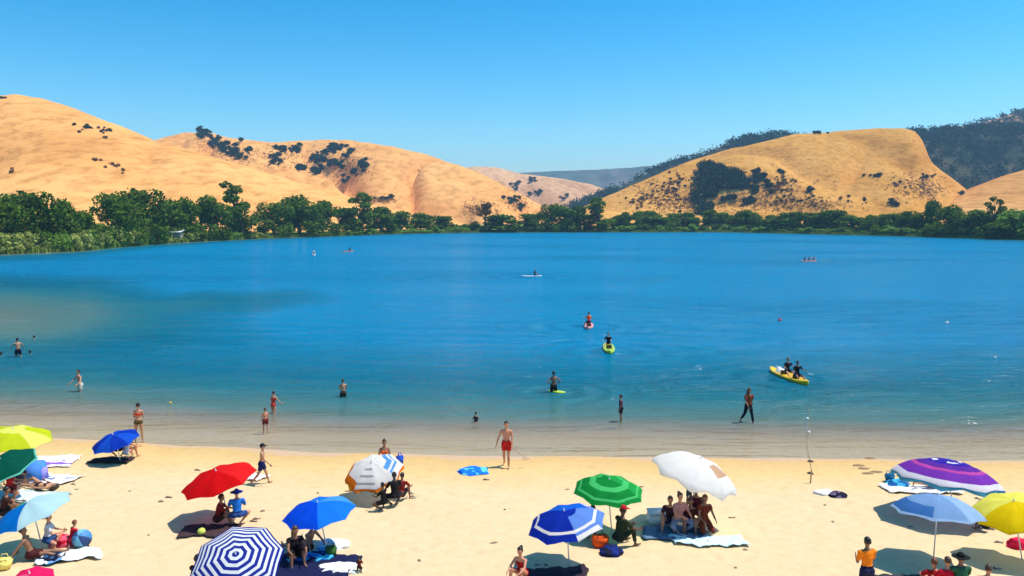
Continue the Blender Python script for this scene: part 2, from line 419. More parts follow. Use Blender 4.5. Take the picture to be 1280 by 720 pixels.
    for y in ys:
        for x in xs:
            s = y - shore(x)
            d = 0.0 if s < 0 else (0.04 * s if s < 3 else 0.12 + 0.10 * (s - 3) + 0.004 * (s - 3) ** 2)
            d += 0.05 * min(1, max(0, s) / 3) * noise.noise(Vector((x * 0.12, y * 0.5, 4)))
            r = math.hypot(x, y); D = far_shore(math.atan2(x, y))
            # west sandbank; its tan shallows also paint a reflection into the water colour
            px = 640 + FPX * x / max(y, 1); py = 272 + CAMZ * FPX / max(y, 1)
            wob_ = 8 * noise.noise(Vector((px * 0.012, 2.0, 0)))
            k = math.exp(-((max(0, px + 30) / 210) ** 2)) * math.exp(-(((py - 394 + wob_) / 34) ** 2))
            k2 = math.exp(-(((px - 200) / 190) ** 2)) * math.exp(-(((py - 385 + 0.04 * (px - 100) + wob_) / 15) ** 2))
            d = 1 / (1 / max(d, 1e-3) + 1.35 * max(k, 0.40 * k2)) if s > 4 else d
            d = d * (1 - 0.25 * math.exp(-((px / 200) ** 2)))
            d = min(d, max(0.0, (D - r) * 0.12) + 0.0)
            dep.append(max(0.0, min(d, 6.0))); V.append((x, y, 0.0))
    nx = len(xs); Fc = []
    for i in range(len(ys) - 1):
        for j in range(nx - 1):
            Fc.append((i * nx + j, i * nx + j + 1, (i + 1) * nx + j + 1, (i + 1) * nx + j))
    wo_ = mesh_obj('lake_water', V, Fc, water_material(), smooth=True); tag(wo_, kind='structure')
    at = wo_.data.attributes.new('depth', 'FLOAT', 'POINT'); at.data.foreach_set('value', dep)
build_land()

# ------------------------------------------------------------------ hills
HILLS = {}
def hill(name, sil, Yr, Wf, Wb, m, amp=0.05, seed=0, dx=None, foot=0.0, rough=1.0, power=1.0, gully=0.10, gscale=1.0):
    pxs = [p[0] for p in sil]; pys = [p[1] for p in sil]
    fine = np.arange(pxs[0], pxs[-1] + 1, 2.0); sm = np.interp(fine, pxs, pys)
    ker = np.array([1, 3, 5, 6, 5, 3, 1], float); ker /= ker.sum(); sm[3:-3] = np.convolve(sm, ker, 'valid')
    sm += np.array([0.9 * noise.noise(Vector((q * 0.05, seed, 0))) for q in fine]); pxs, pys = list(fine), list(sm)
    p0, p1 = pxs[0], pxs[-1]
    dx = dx or Yr / 220.0
    nx = int((p1 - p0) / FPX * Yr / dx) + 1
    ts = list(np.linspace(-1.0, 1.0, 91))
    V = []
    for t in ts:
        for i in range(nx):
            px = p0 + (p1 - p0) * i / (nx - 1)
            zr = at_depth(px, float(np.interp(px, pxs, pys)), Yr).z
            y = Yr + t * (Wf if t < 0 else Wb)
            x = (px - 640) / FPX * y
            s = (0.5 + 0.5 * math.cos(math.pi * min(1, abs(t)))) ** power
            # spurs and gullies that run down the face
            wob = 40 * noise.noise(Vector((x * 0.004, y * 0.006, seed + 2)))
            g = noise.noise(Vector(((x + wob) * 0.011 * gscale, y * 0.0035 * gscale, seed)))
            g2 = noise.noise(Vector(((x + wob) * 0.035 * gscale, y * 0.012 * gscale, seed + 7)))
            mid = math.sin(math.pi * min(1, abs(t))) ** 0.8
            val = (1 - abs(g) * 2.2) ** 3 if abs(g) < 0.45 else 0
            z = foot + (zr - foot) * s
            z -= (zr - foot) * mid * (gully * val + gully * 0.35 * (0.5 - abs(g2)) )
            z += (zr - foot) * amp * mid * noise.fractal(Vector((x * 0.006, y * 0.006, seed + 4)), 1.0, 2.0, 4)
            z += rough * (0.35 + 0.65 * mid) * 1.2 * noise.fractal(Vector((x * 0.03, y * 0.03, seed + 9)), 0.9, 2.1, 4)
            rr_ = math.hypot(x, y); k_ = max(0.0, min(1.0, (rr_ - far_shore(math.atan2(x, y)) - 14) / 70)); k_ = k_ * k_ * (3 - 2 * k_)
            z = -4 + (z + 4) * k_ if k_ < 1 else z
            if abs(t) > 0.999: z = -3
            V.append((x, y, z))
    n = len(ts)
    Fc = [(i * nx + j, i * nx + j + 1, (i + 1) * nx + j + 1, (i + 1) * nx + j) for i in range(n - 1) for j in range(nx - 1)]
    o = mesh_obj(name, V, Fc, m, smooth=True); tag(o, kind='structure')
    bv = BVHTree.FromPolygons(V, Fc)
    HILLS[name + str(seed)] = bv
    return bv
gold = grass_hill_material('dry_grass', (0.74, 0.33, 0.085, 1), (0.90, 0.435, 0.125, 1), (0.95, 0.50, 0.165, 1))
gold2 = grass_hill_material('dry_grass_far', (0.62, 0.32, 0.15, 1), (0.74, 0.41, 0.20, 1), (0.82, 0.49, 0.26, 1))
rustg = grass_hill_material('dry_grass_rocky', (0.54, 0.235, 0.035, 1), (0.80, 0.38, 0.07, 1), (0.90, 0.46, 0.11, 1), scale=0.012)
woodfloor = grass_hill_material('wood_floor', (0.03, 0.045, 0.03, 1), (0.05, 0.07, 0.04, 1), (0.16, 0.13, 0.07, 1), scale=0.01)
farblue = grass_hill_material('far_ridge_cover', (0.05, 0.09, 0.06, 1), (0.08, 0.13, 0.09, 1), (0.26, 0.20, 0.13, 1), scale=0.0015)

H1 = hill('hill', [(-900, 230), (-600, 190), (-380, 150), (-200, 133), (-90, 122), (0, 121), (30, 120), (60, 125), (100, 138), (140, 154), (180, 169), (205, 179), (250, 192), (300, 206), (360, 223), (420, 240), (450, 250), (490, 263), (540, 275)], 800, 430, 500, gold, seed=1, gully=0.08, amp=0.04, rough=0.5)
H2 = hill('hill', [(60, 230), (150, 195), (205, 173), (240, 165), (265, 166), (290, 172), (340, 178), (400, 175), (440, 175), (490, 183), (540, 196), (600, 216), (640, 237), (680, 258), (720, 276)], 1200, 520, 600, gold, seed=2, gully=0.30, amp=0.07)
H3 = hill('hill', [(500, 245), (560, 214), (590, 208), (620, 209), (650, 217), (700, 223), (740, 231), (770, 240), (820, 262), (860, 278)], 1800, 600, 800, gold2, seed=3, gully=0.28)
H4 = hill('hill', [(690, 283), (730, 258), (760, 244), (800, 228), (850, 206), (880, 196), (930, 183), (990, 169), (1040, 165), (1100, 162), (1122, 161), (1136, 164), (1148, 178), (1153, 190), (1156, 201), (1172, 214), (1190, 226), (1204, 238), (1230, 256), (1260, 276)], 1000, 430, 500, rustg, seed=4, gully=0.13, amp=0.07)
H5 = hill('hill', [(1120, 282), (1160, 262), (1200, 240), (1240, 224), (1280, 211), (1340, 196), (1440, 180), (1600, 185), (1800, 230)], 900, 400, 400, gold, seed=5, gully=0.05, amp=0.03)
H6 = hill('hill', [(1040, 215), (1100, 180), (1125, 166), (1160, 163), (1200, 161), (1240, 158), (1280, 158), (1340, 156), (1500, 150), (1700, 190)], 1400, 420, 500, woodfloor, seed=6, gully=0.12, dx=9)
H7 = hill('hill', [(700, 262), (745, 246), (780, 232), (820, 211), (870, 197), (890, 186), (930, 173), (960, 170), (985, 170), (1020, 176), (1060, 200)], 1500, 420, 500, woodfloor, seed=7, gully=0.1, dx=9)
H8 = hill('hill', [(1100, 185), (1180, 160), (1225, 153), (1250, 147), (1265, 141), (1280, 139), (1320, 134), (1450, 140), (1700, 190)], 1800, 500, 700, gold2, seed=8, gully=0.1)
H9 = hill('hill', [(-1800, 225), (-900, 214), (-200, 222), (300, 226), (560, 222), (600, 218), (650, 216), (700, 213.5), (750, 212), (800, 208.5), (850, 206.5), (900, 206), (1100, 205), (1500, 200), (2300, 215)], 4000, 1000, 600, farblue, seed=9, gully=0.22, amp=0.08, gscale=0.5, rough=3, dx=25)
def on_hill(bv, px, py):
    d = ray(px, py).normalized()
    h = bv.ray_cast(Vector((0, 0, CAMZ)), d)
    return h[0]
def hill_z(bv, x, y):
    h = bv.ray_cast(Vector((x, y, 2000)), Vector((0, 0, -1)))
    return h[0].z if h[0] is not None else None

# ------------------------------------------------------------------ trees
oakleaf = leaf_mat('oak_leaves', (0.012, 0.026, 0.018, 1), (0.040, 0.070, 0.034, 1), 0.12)
shoreleaf = leaf_mat('shore_tree_leaves', (0.025, 0.065, 0.008, 1), (0.14, 0.23, 0.025, 1), 0.25)
brightleaf = leaf_mat('willow_leaves', (0.08, 0.17, 0.02, 1), (0.26, 0.42, 0.06, 1), 0.3)
paleleaf = leaf_mat('pale_shrub_leaves', (0.18, 0.24, 0.035, 1), (0.46, 0.48, 0.13, 1), 0.25)
dryleaf = leaf_mat('dry_shrub_leaves', (0.10, 0.07, 0.03, 1), (0.32, 0.16, 0.05, 1), 0.15)
bark = mat('bark', (0.10, 0.075, 0.055), rough=0.9, bump=0.6, scale=4)
def leaf_cloud(rs, clusters, n, size, flatz=1.0):
    """quads spread through the clusters: [(cx,cy,cz,r)]"""
    tot = sum(c[3] ** 2 for c in clusters)
    V = []; Fc = []
    for (cx, cy, cz, r) in clusters:
        k = max(6, int(n * r * r / tot))
        d = rs.normal(size=(k, 3)); d /= np.linalg.norm(d, axis=1)[:, None]
        rad = r * (0.72 + 0.36 * rs.rand(k) ** 0.6) * (0.85 + 0.3 * rs.rand(k))
        inner = rs.rand(k) < 0.22; rad[inner] *= rs.rand(inner.sum()) ** 0.5
        P = d * rad[:, None] * np.array([1, 1, 0.82 * flatz]) + np.array([cx, cy, cz])
        for q in range(k):
            nrm = d[q] * 0.8 + rs.normal(size=3) * 0.55; nrm /= np.linalg.norm(nrm) + 1e-6
            a = np.cross(nrm, rs.normal(size=3)); a /= np.linalg.norm(a) + 1e-6; b = np.cross(nrm, a)
            s = size * (0.6 + 0.8 * rs.rand()); s2 = s * (0.6 + 0.4 * rs.rand())
            i0 = len(V)
            V += [tuple(P[q] - a * s), tuple(P[q] - b * s2 + a * s * 0.2), tuple(P[q] + a * s), tuple(P[q] + b * s2 - a * s * 0.2)]
            Fc.append((i0, i0 + 1, i0 + 2, i0 + 3))
    return V, Fc
def tree_proto(name, seed, h, w, leaf, n, size, kind='round'):
    """unit tree: height h, width w (metres); returns root hidden far away until copied"""
    rs = np.random.RandomState(seed); rr = random.Random(seed)
    root = bpy.data.objects.new(name, None); link(root)
    cl = []
    if kind == 'round':
        nb = 15
        for i in range(nb):
            a = rr.uniform(0, 6.28); q = rr.random() ** 0.6; zz = rr.uniform(0.30, 0.86)
            wid = w / 2 * (0.80 if zz < 0.6 else 0.80 * math.sqrt(max(0.05, 1 - ((zz - 0.6) / 0.42) ** 2)))
            r = w * rr.uniform(0.13, 0.21)
            cl.append((math.cos(a) * q * (wid - r * 0.3), math.sin(a) * q * (wid - r * 0.3), h * zz, r))
        cl.append((0, 0, h * 0.55, w * 0.27)); cl.append((0, 0, h * 0.82, w * 0.16))
        for i in range(6):
            a = i * 1.05 + rr.random(); cl.append((math.cos(a) * w * 0.33, math.sin(a) * w * 0.33, h * rr.uniform(0.14, 0.25), w * 0.15))
    elif kind == 'tall':
        for zz, q in ((0.93, 0), (0.84, 0.22), (0.80, -0.35), (0.68, 0.42), (0.70, -0.18), (0.58, -0.45), (0.56, 0.15), (0.45, 0.40), (0.42, -0.3), (0.30, 0.1), (0.28, 0.42), (0.25, -0.42), (0.15, 0.2), (0.14, -0.25)):
            cl.append((q * w / 2 * 1.5, rr.uniform(-0.3, 0.3) * w, h * zz, w * rr.uniform(0.15, 0.22) * (1.2 if zz < 0.5 else 0.85)))
    elif kind == 'sparse':
        for i in range(8):
            a = rr.uniform(0, 6.28); q = rr.uniform(0.1, 0.9)
            cl.append((math.cos(a) * q * w * 0.4, math.sin(a) * q * w * 0.4, h * rr.uniform(0.45, 0.9), w * rr.uniform(0.10, 0.17)))
    elif kind == 'shrub':
        for i in range(9):
            a = rr.uniform(0, 6.28); q = rr.random() ** 0.5
            cl.append((math.cos(a) * q * w * 0.36, math.sin(a) * q * w * 0.36, h * rr.uniform(0.22, 0.72), w * rr.uniform(0.13, 0.24)))
        cl.append((0, 0, h * 0.35, w * 0.3))
    elif kind == 'oak':
        for i in range(8):
            a = rr.uniform(0, 6.28); q = rr.random() ** 0.5
            cl.append((math.cos(a) * q * w * 0.34, math.sin(a) * q * w * 0.34, h * rr.uniform(0.35, 0.78), w * rr.uniform(0.15, 0.24)))
        cl.append((0, 0, h * 0.5, w * 0.33))
    V, Fc = leaf_cloud(rs, cl, n, size)
    crown = mesh_obj('foliage' if kind == 'shrub' else 'crown', V, Fc, leaf, root)
    bm = bmesh.new()
    tr = h * 0.026 + 0.03
    top = h * (0.7 if kind != 'shrub' else 0.35)
    pts = [(0, 0, -0.6)] + [(rr.uniform(-1, 1) * h * 0.015 * k, rr.uniform(-1, 1) * h * 0.015 * k, top * k / 4) for k in range(1, 5)]
    tube(bm, pts, [tr * 1.3, tr, tr * 0.8, tr * 0.55, tr * 0.25], 7)
    for c in cl[:9]:
        base = Vector(pts[2]) * 1.0
        e = Vector(c[:3]); mid = base.lerp(e, 0.5) + Vector((0, 0, h * 0.03))
        tube(bm, [base, mid, e], [tr * 0.5, tr * 0.32, tr * 0.1], 5)
    bm_obj('stem' if kind == 'shrub' else 'trunk', bm, bark, root)
    return root, h, w
USED = set()
def place(proto, loc, height, width, rz, label, cat, group, tilt=0.0):
    root, h, wd = proto
    if root.name not in USED: USED.add(root.name); o = root
    else: o = copy_tree(root)
    o.location = loc; s = height / h; sw = width / wd
    o.scale = (sw, sw, s); o.rotation_euler = (tilt, 0, rz)
    for k in ('label', 'category', 'group'):
        if k in o: del o[k]
    tag(o, label, cat, group)
    return o
PR = {}
def pr(key, name, seed, *a):
    if key not in PR: PR[key] = tree_proto(name, seed, *a)
    return PR[key]
for i in range(3): pr('big%d' % i, 'shore_tree', 10 + i, 14, 15, shoreleaf, 3600, 0.42, 'round')
for i in range(2): pr('mid%d' % i, 'shore_tree', 20 + i, 10, 9, shoreleaf, 1700, 0.42, 'round')
pr('tall', 'shore_tree', 31, 18, 9, shoreleaf, 2100, 0.42, 'tall')
pr('tall1', 'shore_tree', 35, 18, 9, shoreleaf, 2100, 0.42, 'tall')
pr('sparse', 'shore_tree', 33, 10, 8, dryleaf, 420, 0.45, 'sparse')
for i in range(2): pr('bright%d' % i, 'willow_tree', 40 + i, 8, 8, brightleaf, 1300, 0.38, 'round')
for i in range(3): pr('pale%d' % i, 'shrub', 50 + i, 3.5, 4, paleleaf, 620, 0.26, 'shrub')
for i in range(3): pr('green%d' % i, 'shrub', 60 + i, 3.5, 4, brightleaf, 620, 0.26, 'shrub')
for i in range(2): pr('dark%d' % i, 'shrub', 66 + i, 3.5, 4, shoreleaf, 620, 0.26, 'shrub')
for i in range(4): pr('oak%d' % i, 'oak_tree', 70 + i, 9, 11, oakleaf, 420, 0.75, 'oak')
for i in range(3): pr('bush%d' % i, 'hillside_bush', 90 + i, 9, 11, oakleaf, 300, 0.75, 'oak')
for i in range(2): pr('chap%d' % i, 'hillside_shrub', 80 + i, 3, 4.5, dryleaf, 130, 0.45, 'shrub')

rt = random.Random(11)
ORD = 'first second third fourth fifth sixth seventh eighth ninth tenth eleventh twelfth thirteenth fourteenth fifteenth sixteenth seventeenth eighteenth nineteenth twentieth'.split()
def ordn(i):
    if i < 20: return ORD[i]
    t = ['twenty', 'thirty', 'forty', 'fifty', 'sixty'][(i + 1) // 10 - 2]; k = (i + 1) % 10
    return {'twenty': 'twentieth', 'thirty': 'thirtieth', 'forty': 'fortieth', 'fifty': 'fiftieth', 'sixty': 'sixtieth'}[t] if k == 0 else t + '-' + ORD[k - 1]
def shore_place(key, px, top, base, wpx, label, cat='tree', group=None, back=8.0):
    """tree whose foot stands `back` metres behind the bank at photo column px; size from photo height and width"""
    ang = math.atan((px - 640) / FPX)
    D = (far_shore(ang) + back) * math.cos(ang)
    x = (px - 640) / FPX * D
    z = land_z(x, D)
    ht = at_depth(px, top, D).z - z
    wd = wpx / FPX * D * (1.3 if cat == 'tree' else 1.1)
    return place(PR[key], (x, D, z - 0.1), max(ht, 1.0), wd, rt.uniform(0, 6.28), label, cat, group)
GS = 'trees along the lake shore'
NAMED = [
 ('big0', 8, 240, 296, 52, 14, 'broad dark tree at the west end of the shore tree line'),
 ('big1', 42, 238, 296, 58, 12, 'broad dark green tree, second from the west end of the shore tree line'),
 ('big2', 80, 245, 292, 44, 14, 'rounded dark tree just west of the notch where bare hillside shows through'),
 ('mid0', 108, 262, 292, 30, 12, 'low dark tree in the notch below the bare golden hillside'),
 ('big0', 146, 240, 291, 50, 12, 'large dark tree on the east edge of the hillside notch'),
 ('big1', 180, 235, 291, 54, 12, 'tallest rounded crown of the western tree clump, above the pale shed roof'),
 ('mid1', 214, 249, 289, 36, 14, 'mid-sized dark tree behind the pale roofed shed'),
 ('big2', 232, 244, 289, 40, 12, 'dark tree right beside the pale shed, west of the twin round crowns'),
 ('big0', 263, 243, 291, 46, 9, 'round dark tree directly west of the tall ragged tree'),
 ('tall', 301, 226, 294, 40, 8, 'tall ragged tree with an open top rising above all its neighbours'),
 ('big1', 343, 252, 293, 40, 9, 'western dome of the wide dark grove at the bend of the shore'),
 ('big2', 375, 241, 293, 56, 9, 'highest dome of the wide dark grove at the bend of the shore'),
 ('big0', 404, 249, 292, 40, 11, 'eastern dome of the wide dark grove at the bend of the shore'),
 ('tall1', 452, 240, 291, 32, 9, 'upright dark tree alone east of the wide grove, at the foot of the gulch hill'),
 ('mid0', 434, 258, 292, 30, 10, 'squat dark tree west of the upright tree by the gulch hill'),
 ('mid1', 477, 258, 290, 34, 10, 'squat dark tree east of the upright tree by the gulch hill'),
 ('mid0', 500, 263, 289, 30, 14, 'low dark tree at the start of the long low thicket'),
 ('mid1', 526, 266, 288, 32, 16, 'flat topped tree in the middle of the long low thicket'),
 ('mid0', 552, 269, 288, 28, 16, 'smallest tree at the end of the long low thicket'),
 ('sparse', 606, 252, 288, 26, 8, 'thin brownish tree with a see-through crown near the lake head'),
 ('mid1', 626, 268, 289.5, 46, 4, 'low wide dark tree hanging over the water at the lake head'),
 ('big1', 690, 254, 290, 30, 5, 'dark tree on the west side of the twin clumps at the lake head'),
 ('mid0', 708, 259, 290, 28, 6, 'smaller dark tree between the twin clumps at the lake head'),
 ('mid1', 724, 257, 290, 26, 8, 'dark tree beside the column shaped tree at the lake head'),
 ('tall1', 747, 246, 290, 30, 4, 'column shaped dark tree at the foot of the rocky hill'),
 ('mid0', 664, 266, 290, 28, 8, 'low dark tree in front of the bushy gully at the lake head'),
 ('big2', 1190, 254, 297, 42, 4, 'large dark round tree standing forward on the east bank'),
 ('mid1', 1163, 250, 290, 24, 20, 'small dark tree behind and beside the large round tree of the east bank'),
 ('big0', 1222, 261, 294, 40, 12, 'broad tree between the large round tree and the tall narrow one'),
 ('tall', 1243, 245, 294, 22, 12, 'tall narrow tree above the green thicket of the east bank'),
 ('bright0', 1262, 262, 296, 40, 10, 'bright green willow on the east bank next to the tall narrow tree'),
 ('bright1', 1290, 259, 297, 44, 10, 'bright green willow at the frame edge of the east bank'),
 ('big1', 1262, 277, 301, 50, 3, 'dark spreading tree overhanging the water below the willows'),
]
for k, px, top, base, wp, back, lab in NAMED:
    shore_place(k, px, top, base, wp, lab, 'tree', GS, back)
# low trees of the long east line
for i, px in enumerate(np.arange(772, 1150, 12.5)):
    px = px + rt.uniform(-4, 4)
    shore_place(rt.choice(['mid0', 'mid1', 'big0', 'big2']), px, rt.uniform(261, 271), 288, rt.uniform(18, 30), ordn(i) + ' low dark tree of the even tree line, counted from the column shaped tree', 'tree', 'low trees in the even line under the rocky hill', rt.uniform(14, 26))
for px in (-40, -85, -130, -180, -240, 1330, 1370, 1420, 1480):
    shore_place(rt.choice(['big0', 'big1', 'big2']), px, 242 if px < 0 else 256, 300, 60, 'dark shore tree beyond the frame edge', 'tree', 'shore trees beyond the frame', 14)
# shrubs on the banks
def shrubs(px0, px1, step, keys, hpx, wpx, backs, label, group, jit=3):
    px = px0; i = 0
    while px < px1:
        ang = math.atan((px - 640) / FPX); D = far_shore(ang) * math.cos(ang); base = 272 + CAMZ * FPX / D
        h = rt.uniform(*hpx)
        shore_place(rt.choice(keys), px + rt.uniform(-jit, jit), base - h - 1, base, rt.uniform(*wpx), ordn(i) + ' ' + label + ', counted from the west', 'shrub', group, rt.uniform(*backs))
        px += step; i += 1
shrubs(-70, 195, 7.5, ['pale0', 'pale1', 'pale2', 'pale0', 'green1'], (20, 34), (20, 32), (2.5, 6), 'pale olive shrub of the west bank', 'pale olive shrubs on the west bank')
shrubs(-70, 200, 14, ['green0', 'green2', 'dark0'], (24, 34), (20, 30), (7, 11), 'green shrub behind the pale ones', 'green shrubs behind the pale ones on the west bank')
shrubs(120, 210, 10, ['green0', 'green1', 'dark1'], (24, 38), (20, 32), (4, 8), 'bushy green shrub below the western clump', 'bushy green shrubs below the western clump')
shrubs(195, 300, 8, ['pale1', 'green1', 'pale2', 'dark1'], (7, 15), (12, 20), (2, 5), 'small shrub at the waterline below the shed', 'small mixed shrubs at the water edge')
shrubs(310, 330, 8, ['pale1', 'green1'], (6, 10), (12, 16), (1.5, 3), 'light shrub under the ragged tree', 'light shrubs at the foot of the ragged tree')
shrubs(395, 470, 9, ['pale1', 'green1', 'green0'], (4, 9), (12, 18), (1.5, 4), 'light green shrub before the squat trees', 'light shrubs in front of the squat trees')
shrubs(470, 590, 8, ['green0', 'green1', 'green2'], (4, 9), (12, 20), (2, 8), 'bright green shrub along the long thicket', 'bright shrubs along the long thicket')
shrubs(560, 600, 7, ['dark0', 'dark1'], (9, 15), (12, 18), (8, 14), 'dark shrub west of the thin brownish tree', 'dark shrubs at the lake head')
shrubs(640, 780, 9, ['green0', 'pale1', 'dark0', 'dark1'], (4, 9), (9, 14), (2, 8), 'low shrub among the lake head trees', 'low shrubs at the lake head')
shrubs(772, 1180, 8, ['green0', 'green1', 'green2', 'dark1'], (5, 11), (12, 20), (4, 11), 'bright bush along the even tree line', 'bright bushes along the even tree line')
shrubs(1100, 1290, 9, ['green0', 'dark0', 'green1'], (8, 17), (16, 26), (4, 11), 'bright bush of the east bank', 'bright bushes on the east bank')

# oaks on the hills
def oak_cluster(bv, spots, size, label, group, keys=('oak0', 'oak1', 'oak2', 'oak3'), cat='tree'):
    for cx, cy, rx, ry, n in spots:
        if cat == 'bush' and keys[0] == 'oak0': keys = ('bush0', 'bush1', 'bush2')
        for _ in range(n if cat == 'bush' else max(1, int(n * 0.86))):
            px = cx + rt.gauss(0, 0.55) * rx; py = cy + rt.gauss(0, 0.55) * ry
            p = on_hill(bv, px, py)
            if p is None or p.z < 3: continue
            s = size * rt.uniform(0.5, 1.05)
            place(PR[rt.choice(keys)], (p.x, p.y, p.z - 0.5), s * 0.85, s * 1.15, rt.uniform(0, 6.28), label, cat, group)
place(PR['oak0'], tuple(on_hill(H2, 249, 167) - Vector((0, 0, 0.5))), 13, 13, 0.4, 'largest oak on the skyline, at the west end of the gulch hill', 'tree', None)
oak_cluster(H2, [(258, 171, 10, 4, 14), (267, 178, 8, 5, 12), (276, 184, 8, 5, 10), (290, 190, 10, 6, 16), (302, 198, 8, 3, 5)], 10, 'dark oak in the band running down the west shoulder of the gulch hill', 'oaks down the west shoulder of the gulch hill')
oak_cluster(H2, [(311, 188, 4, 3, 4), (299, 178, 3, 2, 2), (336, 178, 5, 1.5, 4), (353, 188, 8, 4, 11), (372, 188, 7, 5, 10), (346, 201, 8, 6, 14), (376, 212, 4, 6, 7)], 9.5, 'dark oak in the small clumps in the middle of the gulch hill', 'oaks in the middle clumps of the gulch hill')
oak_cluster(H2, [(400, 200, 9, 10, 20), (410, 190, 10, 5, 15), (422, 185, 9, 4, 13), (438, 194, 6, 4, 9), (420, 206, 9, 5, 12), (395, 215, 6, 7, 9), (454, 207, 5, 7, 11), (443, 217, 5, 5, 8), (430, 226, 5, 4, 6)], 10, 'dark oak in the wide gulch at the centre of the hills', 'oaks in the wide gulch')
oak_cluster(H2, [(479, 249, 8, 1.5, 7)], 7, 'small dark oak in the short row at the foot of the gulch hill', 'oaks at the foot of the gulch hill')
oak_cluster(H2, [(640, 252, 9, 7, 11), (652, 260, 5, 6, 7)], 7, 'dark oak in the gully above the lake head', 'oaks in the gully above the lake head')
oak_cluster(H3, [(628, 208, 5, 1.5, 4), (647, 234, 7, 5, 10), (665, 226, 4, 6, 8), (668, 243, 8, 4, 9), (700, 222, 14, 1.5, 6), (705, 247, 8, 3, 4)], 11, 'distant dark oak on the pinkish hill behind the lake head', 'oaks on the pinkish hill behind the lake head')
oak_cluster(H1, [(93, 157, 4, 2, 4), (112, 160, 10, 4, 12), (132, 164, 10, 3, 9), (98, 166, 3, 1, 1)], 3.6, 'small dark bush in the sprinkle high on the smooth hill', 'bushes high on the smooth hill', cat='bush')
oak_cluster(H1, [(4, 123, 8, 1, 5)], 4.5, 'dark bush on the very top of the smooth hill', 'bushes on top of the smooth hill', cat='bush')
oak_cluster(H1, [(120, 201, 14, 2, 5), (142, 207, 10, 2, 5), (154, 213, 2, 6, 5), (135, 173, 6, 3, 3), (15, 214, 4, 4, 3)], 3.2, 'tiny scrub bush along the faint gully of the smooth hill', 'scrub along the gully of the smooth hill', ('chap0', 'chap1'), 'bush')
GROVE = [(882, 212, 8, 5), (897, 216, 9, 6), (918, 221, 11, 6), (875, 228, 8, 10), (900, 230, 16, 8), (925, 232, 10, 5), (871, 248, 5, 9), (880, 262, 8, 7), (888, 244, 5, 3)]
oak_cluster(H4, [(948, 223, 6, 6, 15), (943, 240, 5, 8, 10), (912, 249, 7, 3, 8), (938, 252, 7, 7, 9), (958, 238, 8, 8, 5)], 8.5, 'dark oak in the broken clumps east of the solid grove', 'oaks east of the solid grove')
oak_cluster(H4, [(1013, 241, 1, 1, 1)], 8, 'lone dark oak halfway up the rocky hill', None)
oak_cluster(H4, [(1025, 167, 12, 1.2, 8), (978, 216, 5, 1.5, 4), (1092, 221, 12, 2, 7), (1118, 256, 7, 3, 6), (1160, 222, 12, 5, 7)], 6, 'small dark bush scattered over the upper slope of the rocky hill', 'bushes on the upper slope of the rocky hill', cat='bush')
oak_cluster(H4, [(835, 238, 20, 12, 45), (850, 225, 12, 10, 22), (800, 252, 16, 8, 26), (860, 255, 10, 8, 14), (975, 232, 20, 10, 34), (1000, 250, 30, 8, 18), (1060, 250, 30, 8, 10), (1130, 232, 30, 10, 12)], 4.0, 'brown scrub bush dotted over the lower slope of the rocky hill', 'brown scrub on the lower slope of the rocky hill', ('chap0', 'chap1', 'bush1'), 'bush')
oak_cluster(H5, [(1203, 243, 5, 2, 5)], 6, 'small dark bush in the crease between the rocky hill and its neighbour', 'bushes in the hill crease', cat='bush')

# far woods that read as one mass
def woodland(name, bv, x0, x1, y0, y1, n, size, test=None, seed=1, q=26, ls=1.6):
    rs = np.random.RandomState(seed); V = []; Fc = []
    for _ in range(n):
        x = rs.uniform(x0, x1); y = rs.uniform(y0, y1)
        z = hill_z(bv, x, y)
        if z is None or (test and not test(x, y, z)): continue
        r = size * rs.uniform(0.7, 1.3)
        v, f = leaf_cloud(rs, [(x, y, z + r * 0.8, r), (x + r * 0.6, y, z + r * 0.5, r * 0.7)], q, ls)
        i0 = len(V); V += v; Fc += [tuple(a + i0 for a in t) for t in f]
    o = mesh_obj(name, V, Fc, oakleaf); tag(o, kind='stuff')
    return o
def pxpy(x, y, z):
    d = Vector((x, y, z - CAMZ)); f = d.y * CA - d.z * SA; u = d.y * SA + d.z * CA
    return 640 + FPX * d.x / f, 360 - FPX * u / f
tag(woodland('oak_woodland', H6, 560, 1500, 960, 1480, 5200, 6.0, None, 3), 'dense dark oak wood covering the steep slope behind the golden hills', 'woodland')
def t7(x, y, z):
    return noise.noise(Vector((x * 0.012, y * 0.012, 3))) > -0.22
tag(woodland('ridge_woodland', H7, 90, 620, 1080, 1620, 2300, 6.5, t7, 4, 20), 'broken dark wood along the ridge that peeks over the rocky hill', 'woodland')
def t8(x, y, z):
    u, v = pxpy(x, y, z)
    return noise.noise(Vector((x * 0.006, y * 0.006, 8))) > -0.05 and (u > 1250 and v < 152 or u > 1215 and v > 150)
tag(woodland('summit_woodland', H8, 900, 1600, 1250, 1900, 1600, 6.5, t8, 5, 20, 1.8), 'dark patches of wood on the most distant eastern summit', 'woodland')

def grove():
    rs = np.random.RandomState(12); V = []; Fc = []
    for _ in range(420):
        c = GROVE[rs.randint(len(GROVE))]
        p = on_hill(H4, c[0] + rs.uniform(-1, 1) * c[2], c[1] + rs.uniform(-1, 1) * c[3])
        if p is None or p.z < 3: continue
        r = rs.uniform(2.6, 4.6)
        v, f = leaf_cloud(rs, [(p.x, p.y, p.z + r * 0.8, r), (p.x + r * 0.7, p.y, p.z + r * 0.5, r * 0.7)], 46, 0.9)
        i0 = len(V); V += v; Fc += [tuple(a + i0 for a in t) for t in f]
    tag(mesh_obj('oak_grove', V, Fc, oakleaf), 'solid dark oak grove on the lower flank of the rocky golden hill', 'grove', kind='stuff')
grove()

